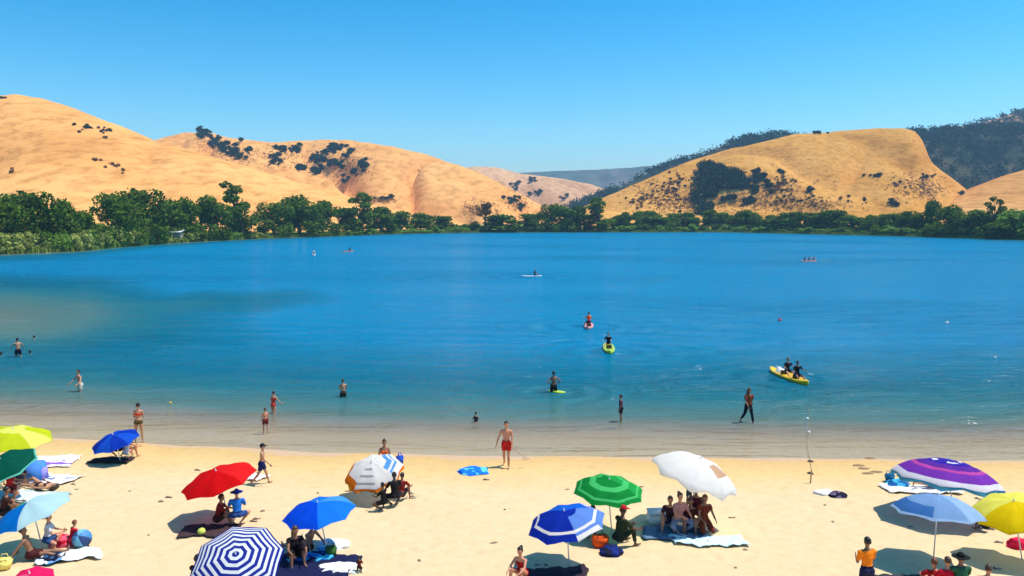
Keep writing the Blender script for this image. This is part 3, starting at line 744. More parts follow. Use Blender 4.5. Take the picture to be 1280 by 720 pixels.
def scrub(name, label, bv, spots, n, seed, m):
    rs = np.random.RandomState(seed); V = []; Fc = []
    for _ in range(n):
        c = spots[rs.randint(len(spots))]
        p = on_hill(bv, c[0] + rs.normal() * 0.6 * c[2], c[1] + rs.normal() * 0.6 * c[3])
        if p is None or p.z < 3: continue
        r = rs.uniform(0.7, 2.0)
        v, f = leaf_cloud(rs, [(p.x, p.y, p.z + r * 0.4, r)], 12, 0.45)
        i0 = len(V); V += v; Fc += [tuple(a + i0 for a in t) for t in f]
    tag(mesh_obj(name, V, Fc, m), label, 'scrub', kind='stuff')
scrub('gulch_scrub', 'low brown scrub filling the gulches between the oaks of the middle hills', H2, [(270, 180, 22, 10), (300, 196, 20, 8), (355, 195, 20, 14), (415, 200, 26, 16), (440, 210, 20, 14), (600, 262, 18, 8), (648, 256, 12, 10), (480, 250, 14, 4)], 1500, 21, dryleaf)
scrub('slope_scrub', 'low rusty scrub roughening the lower slope of the rocky hill', H4, [(825, 240, 36, 16), (850, 255, 40, 12), (960, 238, 40, 16), (1000, 255, 60, 8), (900, 255, 60, 12), (1150, 235, 30, 12)], 1700, 22, dryleaf)

# reeds and grass along the water edge
def reeds():
    rs = np.random.RandomState(5); V = []; Fc = []
    for i in range(15000):
        px = rs.uniform(-100, 1340); ang = math.atan((px - 640) / FPX)
        if 240 < px < 300 and rs.rand() < .5: continue
        back = rs.uniform(0.2, 6.5)
        D = (far_shore(ang) + back) * math.cos(ang); x = (px - 640) / FPX * D
        z = land_z(x, D); h = rs.uniform(0.5, 1.3) * (1.0 if px > 300 else 1.3); wv = rs.uniform(0.15, 0.5)
        for k in range(2):
            a = rs.uniform(0, 3.14); dx, dy = math.cos(a) * wv, math.sin(a) * wv; i0 = len(V)
            V += [(x - dx, D - dy, z - 0.1), (x + dx, D + dy, z - 0.1), (x + dx * 0.7 + rs.uniform(-.2, .2), D + dy, z + h), (x - dx * 0.5, D - dy, z + h * 0.8)]
            Fc.append((i0, i0 + 1, i0 + 2, i0 + 3))
    tag(mesh_obj('reeds', V, Fc, leaf_mat('reed_leaves', (0.14, 0.24, 0.03, 1), (0.44, 0.50, 0.12, 1), 0.3)), 'green and straw coloured reeds fringing the far bank', 'reeds', kind='stuff')
reeds()

# pale roofed shed among the shrubs of the west bank
def shed():
    ang = math.atan((216 - 640) / FPX); D = (far_shore(ang) + 9) * math.cos(ang); x = (216 - 640) / FPX * D; z = land_z(x, D)
    r = empty('shed', (x, D, z), 0.1, 'low shed with a pale roof half hidden among the west bank shrubs', 'shed')
    bm = bmesh.new(); box(bm, (0, 0, 1.7), (7.4, 4, 3.4)); bm_obj('wall', bm, mat('shed_wall', (0.32, 0.28, 0.23)), r)
    bm = bmesh.new(); box(bm, (0, -0.2, 3.62), (8.4, 5.2, 0.22), rot=Matrix.Rotation(R(9), 4, 'X'), bevel=0.03); bm_obj('roof', bm, mat('shed_roof', (0.7, 0.7, 0.7)), r)
    bm = bmesh.new(); box(bm, (-1.2, -2.03, 1.2), (1.6, 0.1, 2.2)); bm_obj('door', bm, mat('shed_door', (0.12, 0.11, 0.10)), r)
shed()

# the air
def haze():
    bm = bmesh.new(); box(bm, (0, 0, 160), (9500, 9500, 330.0))
    m, t, out = nodes_of('haze')
    v = N(t, 'ShaderNodeVolumePrincipled'); v.inputs['Color'].default_value = (0.38, 0.70, 1.0, 1); v.inputs['Density'].default_value = HAZE
    v.inputs['Anisotropy'].default_value = 0.0
    t.links.new(v.outputs[0], out.inputs['Volume'])
    o = bm_obj('haze', bm, m); tag(o, kind='stuff')
HAZE = 1.6e-4
haze()
# ================================================================== people
def voxelise(bm, voxel):
    me = bpy.data.meshes.new('tmp'); bm.to_mesh(me); bm.free()
    o = bpy.data.objects.new('tmp', me); link(o)
    md = o.modifiers.new('r', 'REMESH'); md.mode = 'VOXEL'; md.voxel_size = voxel
    ms = o.modifiers.new('s', 'SMOOTH'); ms.factor = 0.5; ms.iterations = 4
    dg = bpy.context.evaluated_depsgraph_get()
    r = bpy.data.meshes.new_from_object(o.evaluated_get(dg), depsgraph=dg)
    bpy.data.objects.remove(o); bpy.data.meshes.remove(me)
    return r
SKINS = {'light': (0.62, 0.36, 0.24), 'tan': (0.50, 0.25, 0.14), 'red': (0.60, 0.26, 0.15), 'brown': (0.27, 0.13, 0.075), 'dark': (0.13, 0.065, 0.04)}
HAIRC = {'black': (0.012, 0.010, 0.010), 'brown': (0.07, 0.035, 0.018), 'blond': (0.45, 0.30, 0.12), 'auburn': (0.16, 0.05, 0.02)}
def skin_mat(k): return mat('skin_' + k, SKINS[k], rough=0.55, var=0.07, scale=9, spec=0.3)
EYE = mat('eye', (0.02, 0.015, 0.012), rough=0.2); LIP = mat('lip', (0.35, 0.10, 0.09), rough=0.5)
def dirv(pitch, out, side):
    p, o = R(pitch), R(out)
    return Vector((side * math.sin(o), math.sin(p) * math.cos(o), -math.cos(p) * math.cos(o)))
# legs: (thigh pitch, out, knee bend, shin out) ; arms: (pitch, out, elbow bend, forearm out)
POSES = {
 'stand': dict(lean=2, legs=((4, 4, 4, 2), (-3, 4, 2, 3)), arms=((6, 9, 12, 4), (-2, 9, 14, 3))),
 'stand_hips': dict(lean=0, legs=((2, 6, 2, 4), (0, 6, 4, 4)), arms=((-25, 38, 75, -45), (-25, 38, 75, -45))),
 'stand_hold': dict(lean=3, legs=((2, 5, 2, 3), (0, 5, 4, 3)), arms=((12, 6, 95, -25), (14, 6, 100, -25))),
 'walk': dict(lean=4, legs=((20, 2, 6, 2), (-18, 2, 22, 2)), arms=((-18, 7, 15, 4), (22, 7, 25, 4))),
 'carry': dict(lean=3, legs=((14, 2, 4, 2), (-14, 3, 14, 3)), arms=((4, 8, 14, 3), (-2, 22, 20, 14))),
 'wade': dict(lean=6, legs=((10, 5, 8, 4), (-8, 5, 8, 4)), arms=((25, 28, 35, 10), (15, 30, 40, 12))),
 'sit_knees': dict(lean=14, legs=((128, 8, 118, 2), (122, 10, 112, 2)), arms=((50, 14, 25, -12), (46, 14, 30, -12))),
 'sit_out': dict(lean=-18, legs=((88, 7, 6, 7), (95, 6, 24, 6)), arms=((-38, 16, 4, 14), (-38, 16, 4, 14))),
 'sit_cross': dict(lean=6, legs=((82, 46, 112, -42), (82, 46, 112, -42)), arms=((34, 16, 50, -20), (34, 16, 55, -24))),
 'kneel': dict(lean=8, legs=((62, 8, 145, 6), (62, 8, 145, 6)), arms=((30, 14, 45, -8), (30, 14, 45, -8))),
 'chair': dict(lean=-8, legs=((84, 6, 78, 4), (84, 6, 82, 4)), arms=((22, 12, 55, -6), (22, 12, 60, -8))),
 'paddle': dict(lean=6, legs=((82, 12, 30, 4), (82, 12, 30, 4)), arms=((50, 20, 50, 4), (30, 26, 60, 8))),
 'prone': dict(lean=-8, rot=-90, legs=((-2, 6, 4, 5), (-2, 6, 10, 5)), arms=((120, 26, 80, -60), (120, 26, 80, -60)), nod=-22),
 'supine': dict(lean=2, rot=90, legs=((3, 6, 2, 5), (28, 4, 54, 4)), arms=((0, 22, 12, 12), (0, 24, 10, 12)), nod=12),
 'swim': dict(lean=4, legs=((30, 6, 40, 4), (-10, 6, 30, 4)), arms=((70, 40, 20, 20), (70, 40, 20, 20))),
}
BODY = {}
def body_mesh(pose, sex, seed=0, child=False):
    key = (pose, sex, child)
    if key in BODY: return BODY[key]
    P = POSES[pose]; lean = R(P['lean'])
    sp = Vector((0, math.sin(lean), math.cos(lean))); fw = Vector((0, math.cos(lean), -math.sin(lean)))
    hipw = 0.095 if sex == 'f' else 0.088; shw = 0.165 if sex == 'f' else 0.19
    if child: shw *= 0.88
    J = {}; pel = Vector((0, 0, 0)); neck = pel + sp * 0.50; J['pel'] = pel; J['neck'] = neck
    nod = R(P.get('nod', 0)); hd = Vector((0, math.sin(lean * 0.4 + nod), math.cos(lean * 0.4 + nod)))
    head = neck + sp * 0.05 + hd * 0.155; J['head'] = head
    bones = [('torso', pel, neck, 0.14), ('head', neck + hd * 0.09, head + hd * 0.06, 0.09)]
    bm = bmesh.new()
    rotM = Matrix.Rotation(-lean, 4, 'X')
    # trunk
    prof = [(0.00, 0.160, 0.112), (0.14, 0.150, 0.105), (0.30, 0.128, 0.090), (0.45, 0.135, 0.095), (0.62, 0.152, 0.106), (0.80, 0.160, 0.100), (0.93, 0.120, 0.075)]
    if sex == 'f': prof = [(0.00, 0.172, 0.118), (0.14, 0.150, 0.108), (0.30, 0.115, 0.083), (0.45, 0.120, 0.085), (0.62, 0.135, 0.100), (0.80, 0.140, 0.088), (0.93, 0.105, 0.068)]
    for t, rx, ry in prof: ball(bm, pel + sp * (0.5 * t), (rx, ry, 0.085), 2, rot=rotM)
    if sex == 'f':
        for s in (-1, 1): ball(bm, pel + sp * 0.33 + fw * 0.075 + Vector((s * 0.065, 0, 0)), 0.058, 2)
    for s in (-1, 1): ball(bm, pel - fw * 0.06 + Vector((s * 0.07, 0, -0.03)), 0.085, 2)
    tube(bm, [neck - sp * 0.06, neck + hd * 0.10], [0.058, 0.05], 10)
    hr = Matrix.Rotation(-(lean * 0.4 + nod), 4, 'X')
    ball(bm, head, (0.076, 0.094, 0.112), 3, rot=hr)
    ball(bm, head + hr @ Vector((0, 0.03, -0.055)), (0.052, 0.055, 0.055), 2, rot=hr)
    lows = []
    hands = []
    for side, L, A in ((-1, P['legs'][0], P['arms'][0]), (1, P['legs'][1], P['arms'][1])):
        hip = pel + Vector((side * hipw, 0, -0.03))
        knee = hip + dirv(L[0], L[1], side) * 0.42
        sd = dirv(L[0] - L[2], L[3], side); ank = knee + sd * 0.41
        spp = R(L[0] - L[2]); fd = Vector((side * 0.15, math.cos(spp), math.sin(spp))).normalized()
        tube(bm, [hip, hip.lerp(knee, 0.35), knee], [0.088, 0.083, 0.056], 12)
        tube(bm, [knee, knee.lerp(ank, 0.32), ank], [0.054, 0.057, 0.034], 12)
        ball(bm, hip, 0.09); ball(bm, knee, 0.056); ball(bm, ank, 0.037)
        heel = ank + sd * 0.04 - fd * 0.035; toe = ank + sd * 0.055 + fd * 0.15
        ball(bm, heel, 0.034); tube(bm, [heel, heel.lerp(toe, 0.55), toe], [0.034, 0.036, 0.022], 10); ball(bm, toe, (0.036, 0.03, 0.022))
        lows += [(hip, 0.10), (knee, 0.056), (ank, 0.037), (heel, 0.034), (toe, 0.022)]
        sgn = 'l' if side < 0 else 'r'
        bones += [('thigh', hip, knee, 0.08), ('shin', knee, ank, 0.05), ('foot', heel, toe, 0.03)]
        sh = pel + sp * 0.44 + Vector((side * shw, 0, 0))
        elb = sh + dirv(A[0], A[1], side) * 0.285
        ed = dirv(A[0] + A[2], A[3], side); wr = elb + ed * 0.25
        ball(bm, sh, 0.054); tube(bm, [pel + sp * 0.45 + Vector((side * 0.06, 0, 0)), sh], [0.06, 0.05], 10)
        tube(bm, [sh, sh.lerp(elb, 0.4), elb], [0.049, 0.046, 0.035], 10); ball(bm, elb, 0.036)
        tube(bm, [elb, elb.lerp(wr, 0.3), wr], [0.036, 0.038, 0.024], 10); ball(bm, wr, 0.026)
        a = ed.cross(Vector((1, 0, 0))).normalized()
        pn = Vector((-side, 0, 0)); pn = (pn - ed * pn.dot(ed)).normalized(); a = ed.cross(pn).normalized()
        if a.y < 0: a = -a
        fr = Matrix((( a.x, pn.x, ed.x, 0), (a.y, pn.y, ed.y, 0), (a.z, pn.z, ed.z, 0), (0, 0, 0, 1)))
        ball(bm, wr + ed * 0.055, (0.040, 0.020, 0.052), 2, rot=fr)
        hands.append((wr, ed, a, pn)); lows += [(wr, 0.03), (wr + ed * 0.12, 0.02), (elb, 0.036)]
        bones += [('arm', sh, elb, 0.045), ('fore', elb, wr, 0.035), ('hand', wr, wr + ed * 0.17, 0.03)]
    me = voxelise(bm, 0.021)
    # classify faces by nearest bone
    nb = []
    for f in me.polygons:
        c = f.center; best = None
        for (n, p, q, r) in bones:
            d = q - p; t = max(0, min(1, (c - p).dot(d) / d.length_squared)); dist = (c - (p + d * t)).length - r
            if best is None or dist < best[0]: best = (dist, n, t)
        nb.append((best[1], best[2], c.copy()))
    # fingers, nose, eyes, mouth, ears
    bm = bmesh.new(); bm.from_mesh(me)
    for f in bm.faces: f.smooth = True; f.material_index = 0
    nbody = len(bm.faces)
    for wr, ed, a, pn in hands:
        for k, (off, ln) in enumerate(((-0.027, 0.062), (-0.009, 0.075), (0.009, 0.082), (0.027, 0.074))):
            b0 = wr + ed * 0.085 + a * off; b1 = b0 + ed * ln * 0.55 + pn * 0.006 + a * off * 0.1; b2 = b1 + ed * ln * 0.4 + pn * 0.02
            tube(bm, [b0 - ed * 0.015, b0, b1, b2], [0.0095, 0.0095, 0.0085, 0.0065], 6)
        b0 = wr + ed * 0.03 + a * 0.028; b1 = b0 + a * 0.03 + ed * 0.025 + pn * 0.01; b2 = b1 + ed * 0.03 + a * 0.005 + pn * 0.008
        tube(bm, [b0, b1, b2], [0.012, 0.011, 0.008], 6)
    ball(bm, head + hr @ Vector((0, 0.098, -0.018)), (0.013, 0.018, 0.022), 1, rot=hr)
    for s in (-1, 1):
        ball(bm, head + hr @ Vector((s * 0.077, 0.0, -0.01)), (0.012, 0.02, 0.032), 1, rot=hr)
        ball(bm, head + hr @ Vector((s * 0.031, 0.082, 0.008)), (0.014, 0.009, 0.008), 1, mi=1, rot=hr)
    ball(bm, head + hr @ Vector((0, 0.084, -0.056)), (0.025, 0.01, 0.007), 1, mi=2, rot=hr)
    for f in bm.faces: f.smooth = True
    me2 = bpy.data.meshes.new('body'); bm.to_mesh(me2); bm.free()
    bpy.data.meshes.remove(me)
    G = Matrix.Rotation(R(P.get('rot', 0)), 4, 'X')
    low = min((G @ p).z - r for p, r in lows)
    if P.get('rot'): low = min(low, min((G @ v.co).z for v in me2.vertices) + 0.01)
    G = Matrix.Translation((0, 0, -low)) @ G
    me2.transform(G)
    info = dict(mesh=me2, nb=nb, nbody=nbody, head=G @ head, hr=G.to_3x3().to_4x4() @ hr, G=G, sp=G.to_3x3() @ sp, fw=G.to_3x3() @ fw, hand=[G @ (h[0] + h[1] * 0.09) for h in hands], neck=G @ neck)
    BODY[key] = info
    return info
def region(kind, n, t):
    if kind == 'trunks': return (n == 'torso' and t < 0.2) or (n == 'thigh' and t < 0.62)
    if kind == 'briefs': return (n == 'torso' and t < 0.13) or (n == 'thigh' and t < 0.12)
    if kind == 'bikini_top': return n == 'torso' and 0.56 < t < 0.74
    if kind == 'swimsuit': return (n == 'torso' and t < 0.80) or (n == 'thigh' and t < 0.10)
    if kind == 'shirt': return (n == 'torso' and 0.08 < t < 0.97) or (n == 'arm' and t < 0.68)
    if kind == 'vest': return (n == 'torso' and 0.15 < t < 0.95)
    if kind == 'pants': return (n == 'torso' and t < 0.2) or n == 'thigh' or (n == 'shin' and t < 0.8)
    if kind == 'wetsuit': return n in ('torso', 'thigh', 'arm') or (n == 'shin' and t < 0.8) or (n == 'fore' and t < 0.7)
    if kind == 'dress': return (n == 'torso' and t < 0.95) or n == 'thigh' or (n == 'arm' and t < 0.35)
    return False
def garment(info, kind, m, parent, off=0.011):
    me = info['mesh']; bm = bmesh.new(); bm.from_mesh(me); bm.faces.ensure_lookup_table(); bm.normal_update()
    if kind in ('shirt', 'vest', 'dress', 'trunks'): off += 0.008
    for v in bm.verts: v.co += v.normal * off
    kill = [f for f in bm.faces if f.index >= info['nbody'] or not region(kind, info['nb'][f.index][0], info['nb'][f.index][1])]
    bmesh.ops.delete(bm, geom=kill, context='FACES')
    if not bm.faces: bm.free(); return
    be = [e for e in bm.edges if e.is_boundary]
    ev = bmesh.ops.extrude_edge_only(bm, edges=be)
    for v in [g for g in ev['geom'] if isinstance(g, bmesh.types.BMVert)]:
        base = next((e.other_vert(v) for e in v.link_edges if (e.other_vert(v).co - v.co).length < 1e-6), None)
        if base is not None: v.co = v.co - base.normal * off * 1.3
    for f in bm.faces: f.smooth = True
    bm_obj({'trunks': 'swim_trunks', 'briefs': 'bikini_bottom', 'vest': 'life_vest', 'pants': 'trousers'}.get(kind, kind), bm, m, parent, True)
def hair(info, style, m, parent, hatm=None):
    H = Matrix.Translation(info['head']) @ info['hr']
    if style != 'bald':
        bm = bmesh.new()
        bmesh.ops.create_icosphere(bm, subdivisions=3, radius=1)
        kill = [v for v in bm.verts if (v.co.y > 0.30 and v.co.z < 0.50) or (v.co.z < -0.40 and style in ('short', 'bun')) or v.co.z < -0.75]
        bmesh.ops.delete(bm, geom=kill, context='VERTS')
        for v in bm.verts:
            k = 1 + 0.05 * noise.noise(v.co * 3)
            v.co = Vector((v.co.x * 0.088 * k, v.co.y * 0.108 * k - 0.006, v.co.z * 0.124 * k + 0.008))
        bmesh.ops.solidify(bm, geom=bm.faces[:], thickness=0.012)
        if style == 'long':
            tube(bm, [(0, -0.05, 0.02), (0, -0.085, -0.10), (0, -0.11, -0.22), (0, -0.10, -0.33)], [0.075, 0.085, 0.075, 0.03], 10)
        if style == 'bun': ball(bm, (0, -0.09, 0.09), 0.05)
        bmesh.ops.transform(bm, matrix=H, verts=bm.verts)
        bm_obj('hair', bm, m, parent, True)
    if hatm is not None:
        bm = bmesh.new(); kind, hm = hatm
        bmesh.ops.create_icosphere(bm, subdivisions=3, radius=1)
        bmesh.ops.delete(bm, geom=[v for v in bm.verts if v.co.z < 0.12], context='VERTS')
        for v in bm.verts: v.co = Vector((v.co.x * 0.098, v.co.y * 0.118 - 0.004, v.co.z * 0.135 + 0.012))
        bmesh.ops.solidify(bm, geom=bm.faces[:], thickness=0.008)
        if kind == 'cap': box(bm, (0, 0.14, 0.035), (0.13, 0.10, 0.008), bevel=0.003)
        else:
            g = bmesh.ops.create_cone(bm, cap_ends=True, segments=24, radius1=0.21, radius2=0.20, depth=0.012, matrix=Matrix.Translation((0, -0.004, 0.03)))
        bmesh.ops.transform(bm, matrix=H, verts=bm.verts)
        bm_obj('cap' if kind == 'cap' else 'sun_hat', bm, hm, parent, True)
def person(loc, rz, pose, height, label, skin='tan', sex='m', clothes=(), hairs=('short', 'black'), hat=None, child=False, group=None):
    info = body_mesh(pose, sex, 0, child)
    o = bpy.data.objects.new('person', info['mesh'].copy()); link(o)
    o.data.materials.clear()
    for m in (skin_mat(skin), EYE, LIP): o.data.materials.append(m)
    s = height / 1.70
    o.location = loc; o.rotation_euler = (0, 0, R(rz)); o.scale = (s, s, s)
    tag(o, label, 'person', group)
    for kind, col in clothes:
        garment(info, kind, cloth('cloth_' + '_'.join('%d' % c for c in col), srgb(*col), trans=0.0), o)
    hair(info, hairs[0], mat('hair_' + hairs[1], HAIRC[hairs[1]], rough=0.5), o, (hat[0], cloth('cloth_' + '_'.join('%d' % c for c in hat[1]), srgb(*hat[1]), trans=0.0)) if hat else None)
    o['_h'] = 0.0; del o['_h']
    return o, info, s
def world_pt(o, info, s, p):
    return Vector(o.location) + Matrix.Rotation(o.rotation_euler.z, 3, 'Z') @ (Vector(p) * s)
def G3(px, py, dz=0.0):
    p = ground(px, py); return Vector((p.x, p.y, p.z + dz))

# ================================================================== umbrellas
POLEW = mat('pole_white', (0.75, 0.75, 0.74), rough=0.35, var=0.03)
WOOD = mat('pole_wood', (0.35, 0.22, 0.12), rough=0.6)
STEEL = mat('steel', (0.45, 0.45, 0.46), rough=0.35, metal=0.8, var=0.03)
def umbrella(cx, cy, width, bx, by, tilt, mats, pat, label, n=8, cap=0.30, valance=None, vents=None, dy=0.0, rot=0.2, rings=12):
    b = G3(bx, by)
    c = at_depth(cx, cy, b.y + dy)
    Rr = width / 2 / FPX * c.y * 1.03
    ax = Vector((tilt[0], tilt[1], 1)).normalized()
    hcap = cap * Rr
    apex = c + ax * (hcap * 0.5)
    root = empty('beach_umbrella', b, 0, label, 'umbrella', 'open umbrellas standing on the sand')
    Q = Vector((0, 0, 1)).rotation_difference(ax).to_matrix().to_4x4()
    M = Matrix.Translation(apex - b) @ Q
    # canopy
    th = math.radians(62); bm = bmesh.new(); V = {}; sub = 4; na = n * sub
    def prof(t): # 0 apex, 1 rim
        a = th * t; return math.sin(a) / math.sin(th), -(1 - math.cos(a)) / (1 - math.cos(th))
    top = bm.verts.new((0, 0, 0)); rows = []
    for j in range(1, rings + 1):
        t = j / rings; r, z = prof(t); row = []
        for k in range(na):
            fr = (k % sub) / sub; phi = 2 * math.pi * k / na + rot
            mid = abs(fr - 0.5) * 2        # 1 on a rib, 0 between two ribs
            half = math.pi / n; off = (fr - 0.5) * 2 * half
            chord = math.cos(half) / math.cos(off)
            rad = Rr * r * (chord * (1 - 0.10 * t) + 0.10 * t * chord) * (1 - 0.02 * t * (1 - mid))
            zz = hcap * z - (0.035 * Rr * (1 - mid) * math.sin(math.pi * t) * 0.6) + (0.03 * Rr * (1 - mid) if j == rings else 0)
            row.append(bm.verts.new((rad * math.cos(phi), rad * math.sin(phi), zz)))
        rows.append(row)
    for k in range(na):
        f = bm.faces.new((top, rows[0][k], rows[0][(k + 1) % na])); f.material_index = pat(k // sub, 0)
    for j in range(rings - 1):
        for k in range(na):
            f = bm.faces.new((rows[j][k], rows[j + 1][k], rows[j + 1][(k + 1) % na], rows[j][(k + 1) % na])); f.material_index = pat(k // sub, j + 1)
    if valance is not None:
        vl = []
        for k in range(na):
            co = rows[-1][k].co; vl.append(bm.verts.new((co.x * 1.01, co.y * 1.01, co.z - 0.11 - 0.04 * math.cos(k / sub * 2 * math.pi))))
        for k in range(na):
            f = bm.faces.new((rows[-1][k], vl[k], vl[(k + 1) % na], rows[-1][(k + 1) % na])); f.material_index = valance
    for v in bm.verts:
        v.co.z += Rr * (0.016 * noise.noise(Vector((v.co.x * 3 + cx, v.co.y * 3, cy))) + 0.006 * noise.noise(Vector((v.co.x * 11 + cx, v.co.y * 11, cy))))
    bmesh.ops.solidify(bm, geom=bm.faces[:], thickness=0.006)
    bmesh.ops.transform(bm, matrix=M, verts=bm.verts)
    cn = bm_obj('canopy', bm, mats, root, True)
    # ribs
    for k in range(n):
        bm = bmesh.new(); phi = 2 * math.pi * k / n + rot; pts = []
        for j in range(0, 7):
            r, z = prof(j / 6); rr = r * Rr * 0.995
            pts.append(M @ Vector((rr * math.cos(phi), rr * math.sin(phi), hcap * z - 0.022)))
        tube(bm, pts, 0.006, 5); bm_obj('rib', bm, STEEL, root)
    hub = M @ Vector((0, 0, -hcap * 0.9)); joint = M @ Vector((0, 0, -0.42))
    bm = bmesh.new(); tube(bm, [M @ Vector((0, 0, -0.01)), M @ Vector((0, 0, 0.05)), M @ Vector((0, 0, 0.09))], [0.022, 0.018, 0.006], 8); bm_obj('finial', bm, POLEW, root)
    bm = bmesh.new(); tube(bm, [M @ Vector((0, 0, 0.0)), joint, Vector((0, 0, -0.25))], [0.016, 0.017, 0.019], 10); bm_obj('pole', bm, POLEW, root, True)
    bm = bmesh.new(); tube(bm, [M @ Vector((0, 0, -0.34)), M @ Vector((0, 0, -0.42))], [0.028, 0.028], 10); bm_obj('runner', bm, mat('black_plastic', (0.03, 0.03, 0.03)), root)
    return root
def C(name, r, g, b, tr=0.22): return cloth('canopy_' + name, srgb(r, g, b), trans=tr)
white = C('white', 254, 252, 248, 0.42)
umbrella(16, 543, 92, 20, 590, (0.10, -0.06), [C('lemon', 214, 224, 40), C('cream', 240, 240, 130)], lambda p, j: 1 if (p % 3 == 1 and j > 2) or j < 3 else 0, 'pale lemon yellow umbrella nearest the water at the west edge')
umbrella(3, 579, 80, -8, 625, (-0.20, -0.35), [C('teal', 0, 105, 85), C('aqua', 120, 215, 195)], lambda p, j: 1 if j > 10 else 0, 'dark teal umbrella with an aqua rim above the crowded towels', cap=0.34)
umbrella(38, 635, 94, 56, 688, (-0.32, -0.16), [C('azure', 0, 140, 225), C('ice', 205, 235, 240), C('mint', 110, 190, 150)], lambda p, j: {0: 1, 7: 1, 1: 1, 6: 1, 5: 0, 4: 0, 3: 2, 2: 1}[p], 'azure and ice white panelled umbrella on a thin pole', cap=0.34, rot=0.15)
umbrella(143, 548, 58, 152, 578, (-0.20, -0.25), [C('royal', 15, 70, 200), C('cobalt', 30, 105, 225)], lambda p, j: p % 2, 'small royal blue umbrella at the water edge shading two people', cap=0.36)
umbrella(272, 595, 94, 289, 652, (-0.22, -0.14), [C('red', 228, 12, 18), C('scarlet', 240, 40, 40)], lambda p, j: 1 if p in (0, 1, 7) else 0, 'bright red umbrella with a thin pole', cap=0.30)
umbrella(296, 698, 116, 304, 772, (0.05, -0.62), [C('stripeblue', 40, 60, 175), C('stripewhite', 240, 244, 252)], lambda p, j: j % 2, 'blue and white ring striped umbrella tipped towards the viewer', cap=0.32, rings=15, rot=0.39)
umbrella(398, 635, 92, 412, 690, (-0.12, -0.10), [C('blue', 0, 95, 235), C('skyblue', 30, 145, 245), C('paleblue', 90, 180, 240)], lambda p, j: {0: 2, 1: 1, 2: 1, 3: 0, 4: 0, 5: 0, 6: 1, 7: 1}[p], 'plain bright blue umbrella behind the ring striped one', cap=0.32)  # deep to pale blues across the panels paint the canopy's sheen
umbrella(466, 584, 74, 486, 624, (-0.16, -0.34), [white, C('orange', 240, 140, 30), C('pblue', 110, 180, 235), C('grey', 190, 190, 188)], lambda p, j: 1 if (p in (3, 4) and j > 8) else (2 if p in (7, 0) and 4 < j < 9 and j != 7 else (3 if p in (5,) and j % 3 == 0 else 0)), 'white umbrella with an orange fringe and pale blue lettered patches', cap=0.42, valance=1)
umbrella(761, 607, 90, 766, 668, (0.04, -0.12), [C('green', 20, 160, 70), C('lightgreen', 90, 215, 130), C('midgreen', 40, 185, 90)], lambda p, j: 1 if j in (4, 5, 9) else (2 if p in (0, 1, 7) else 0), 'emerald green umbrella with a lighter ring', cap=0.36, n=8)
umbrella(707, 647, 101, 712, 708, (-0.20, -0.10), [C('navyblue', 20, 60, 190), white, C('lightb', 120, 165, 235), C('brightb', 30, 120, 230)], lambda p, j: 1 if j in (8,) else (2 if p in (6, 7) and j > 2 else (3 if p in (1, 2, 0) else 0)) if not (p == 6 and j > 9) else 1, 'blue umbrella with a white ring and pale blue panels', cap=0.36)
umbrella(872, 583, 108, 862, 658, (0.32, -0.08), [white, C('beige', 225, 190, 160)], lambda p, j: 1 if (p in (6,) and 2 < j < 7) else 0, 'large white umbrella with a beige patch leaning over a group', cap=0.40, valance=0, rot=0.5)
umbrella(1184, 587, 126, 1196, 645, (0.11, 0.10), [C('indigo', 70, 50, 190), C('violet', 120, 60, 185), C('pink', 215, 95, 190), C('purple', 150, 70, 200), C('wht', 240, 238, 245), C('tealrim', 60, 140, 170)], lambda p, j: 4 if j == 2 and p % 2 else 0 if j < 4 else 1 if j < 6 else 2 if j < 7 else 3 if j < 10 else 4 if j < 11 else 4, 'purple, pink and indigo banded umbrella with a white rim', cap=0.40, valance=5)
umbrella(1172, 630, 108, 1166, 704, (0.05, 0.12), [C('steelblue', 150, 188, 228), C('iceblue', 178, 208, 238), C('dusk', 80, 140, 205)], lambda p, j: 1 if j > 10 or p in (0, 7, 1, 6) else (2 if p in (3, 4) and j > 6 else 0), 'pale ice blue umbrella with its white pole in full view', cap=0.42)
umbrella(1268, 634, 98, 1280, 700, (-0.24, -0.16), [C('vividyellow', 245, 222, 0), C('paleyellow', 250, 244, 120)], lambda p, j: 0 if p in (5, 6, 4) else 1, 'vivid yellow umbrella cut by the east edge', cap=0.36, rot=0.1)
umbrella(38, 722, 56, 44, 770, (0.05, -0.3), [C('hotpink', 240, 40, 120), C('rose', 250, 110, 160)], lambda p, j: 1 if p in (4, 5) and j < 7 else 0, 'hot pink umbrella whose top peeks over the bottom edge', cap=0.45)

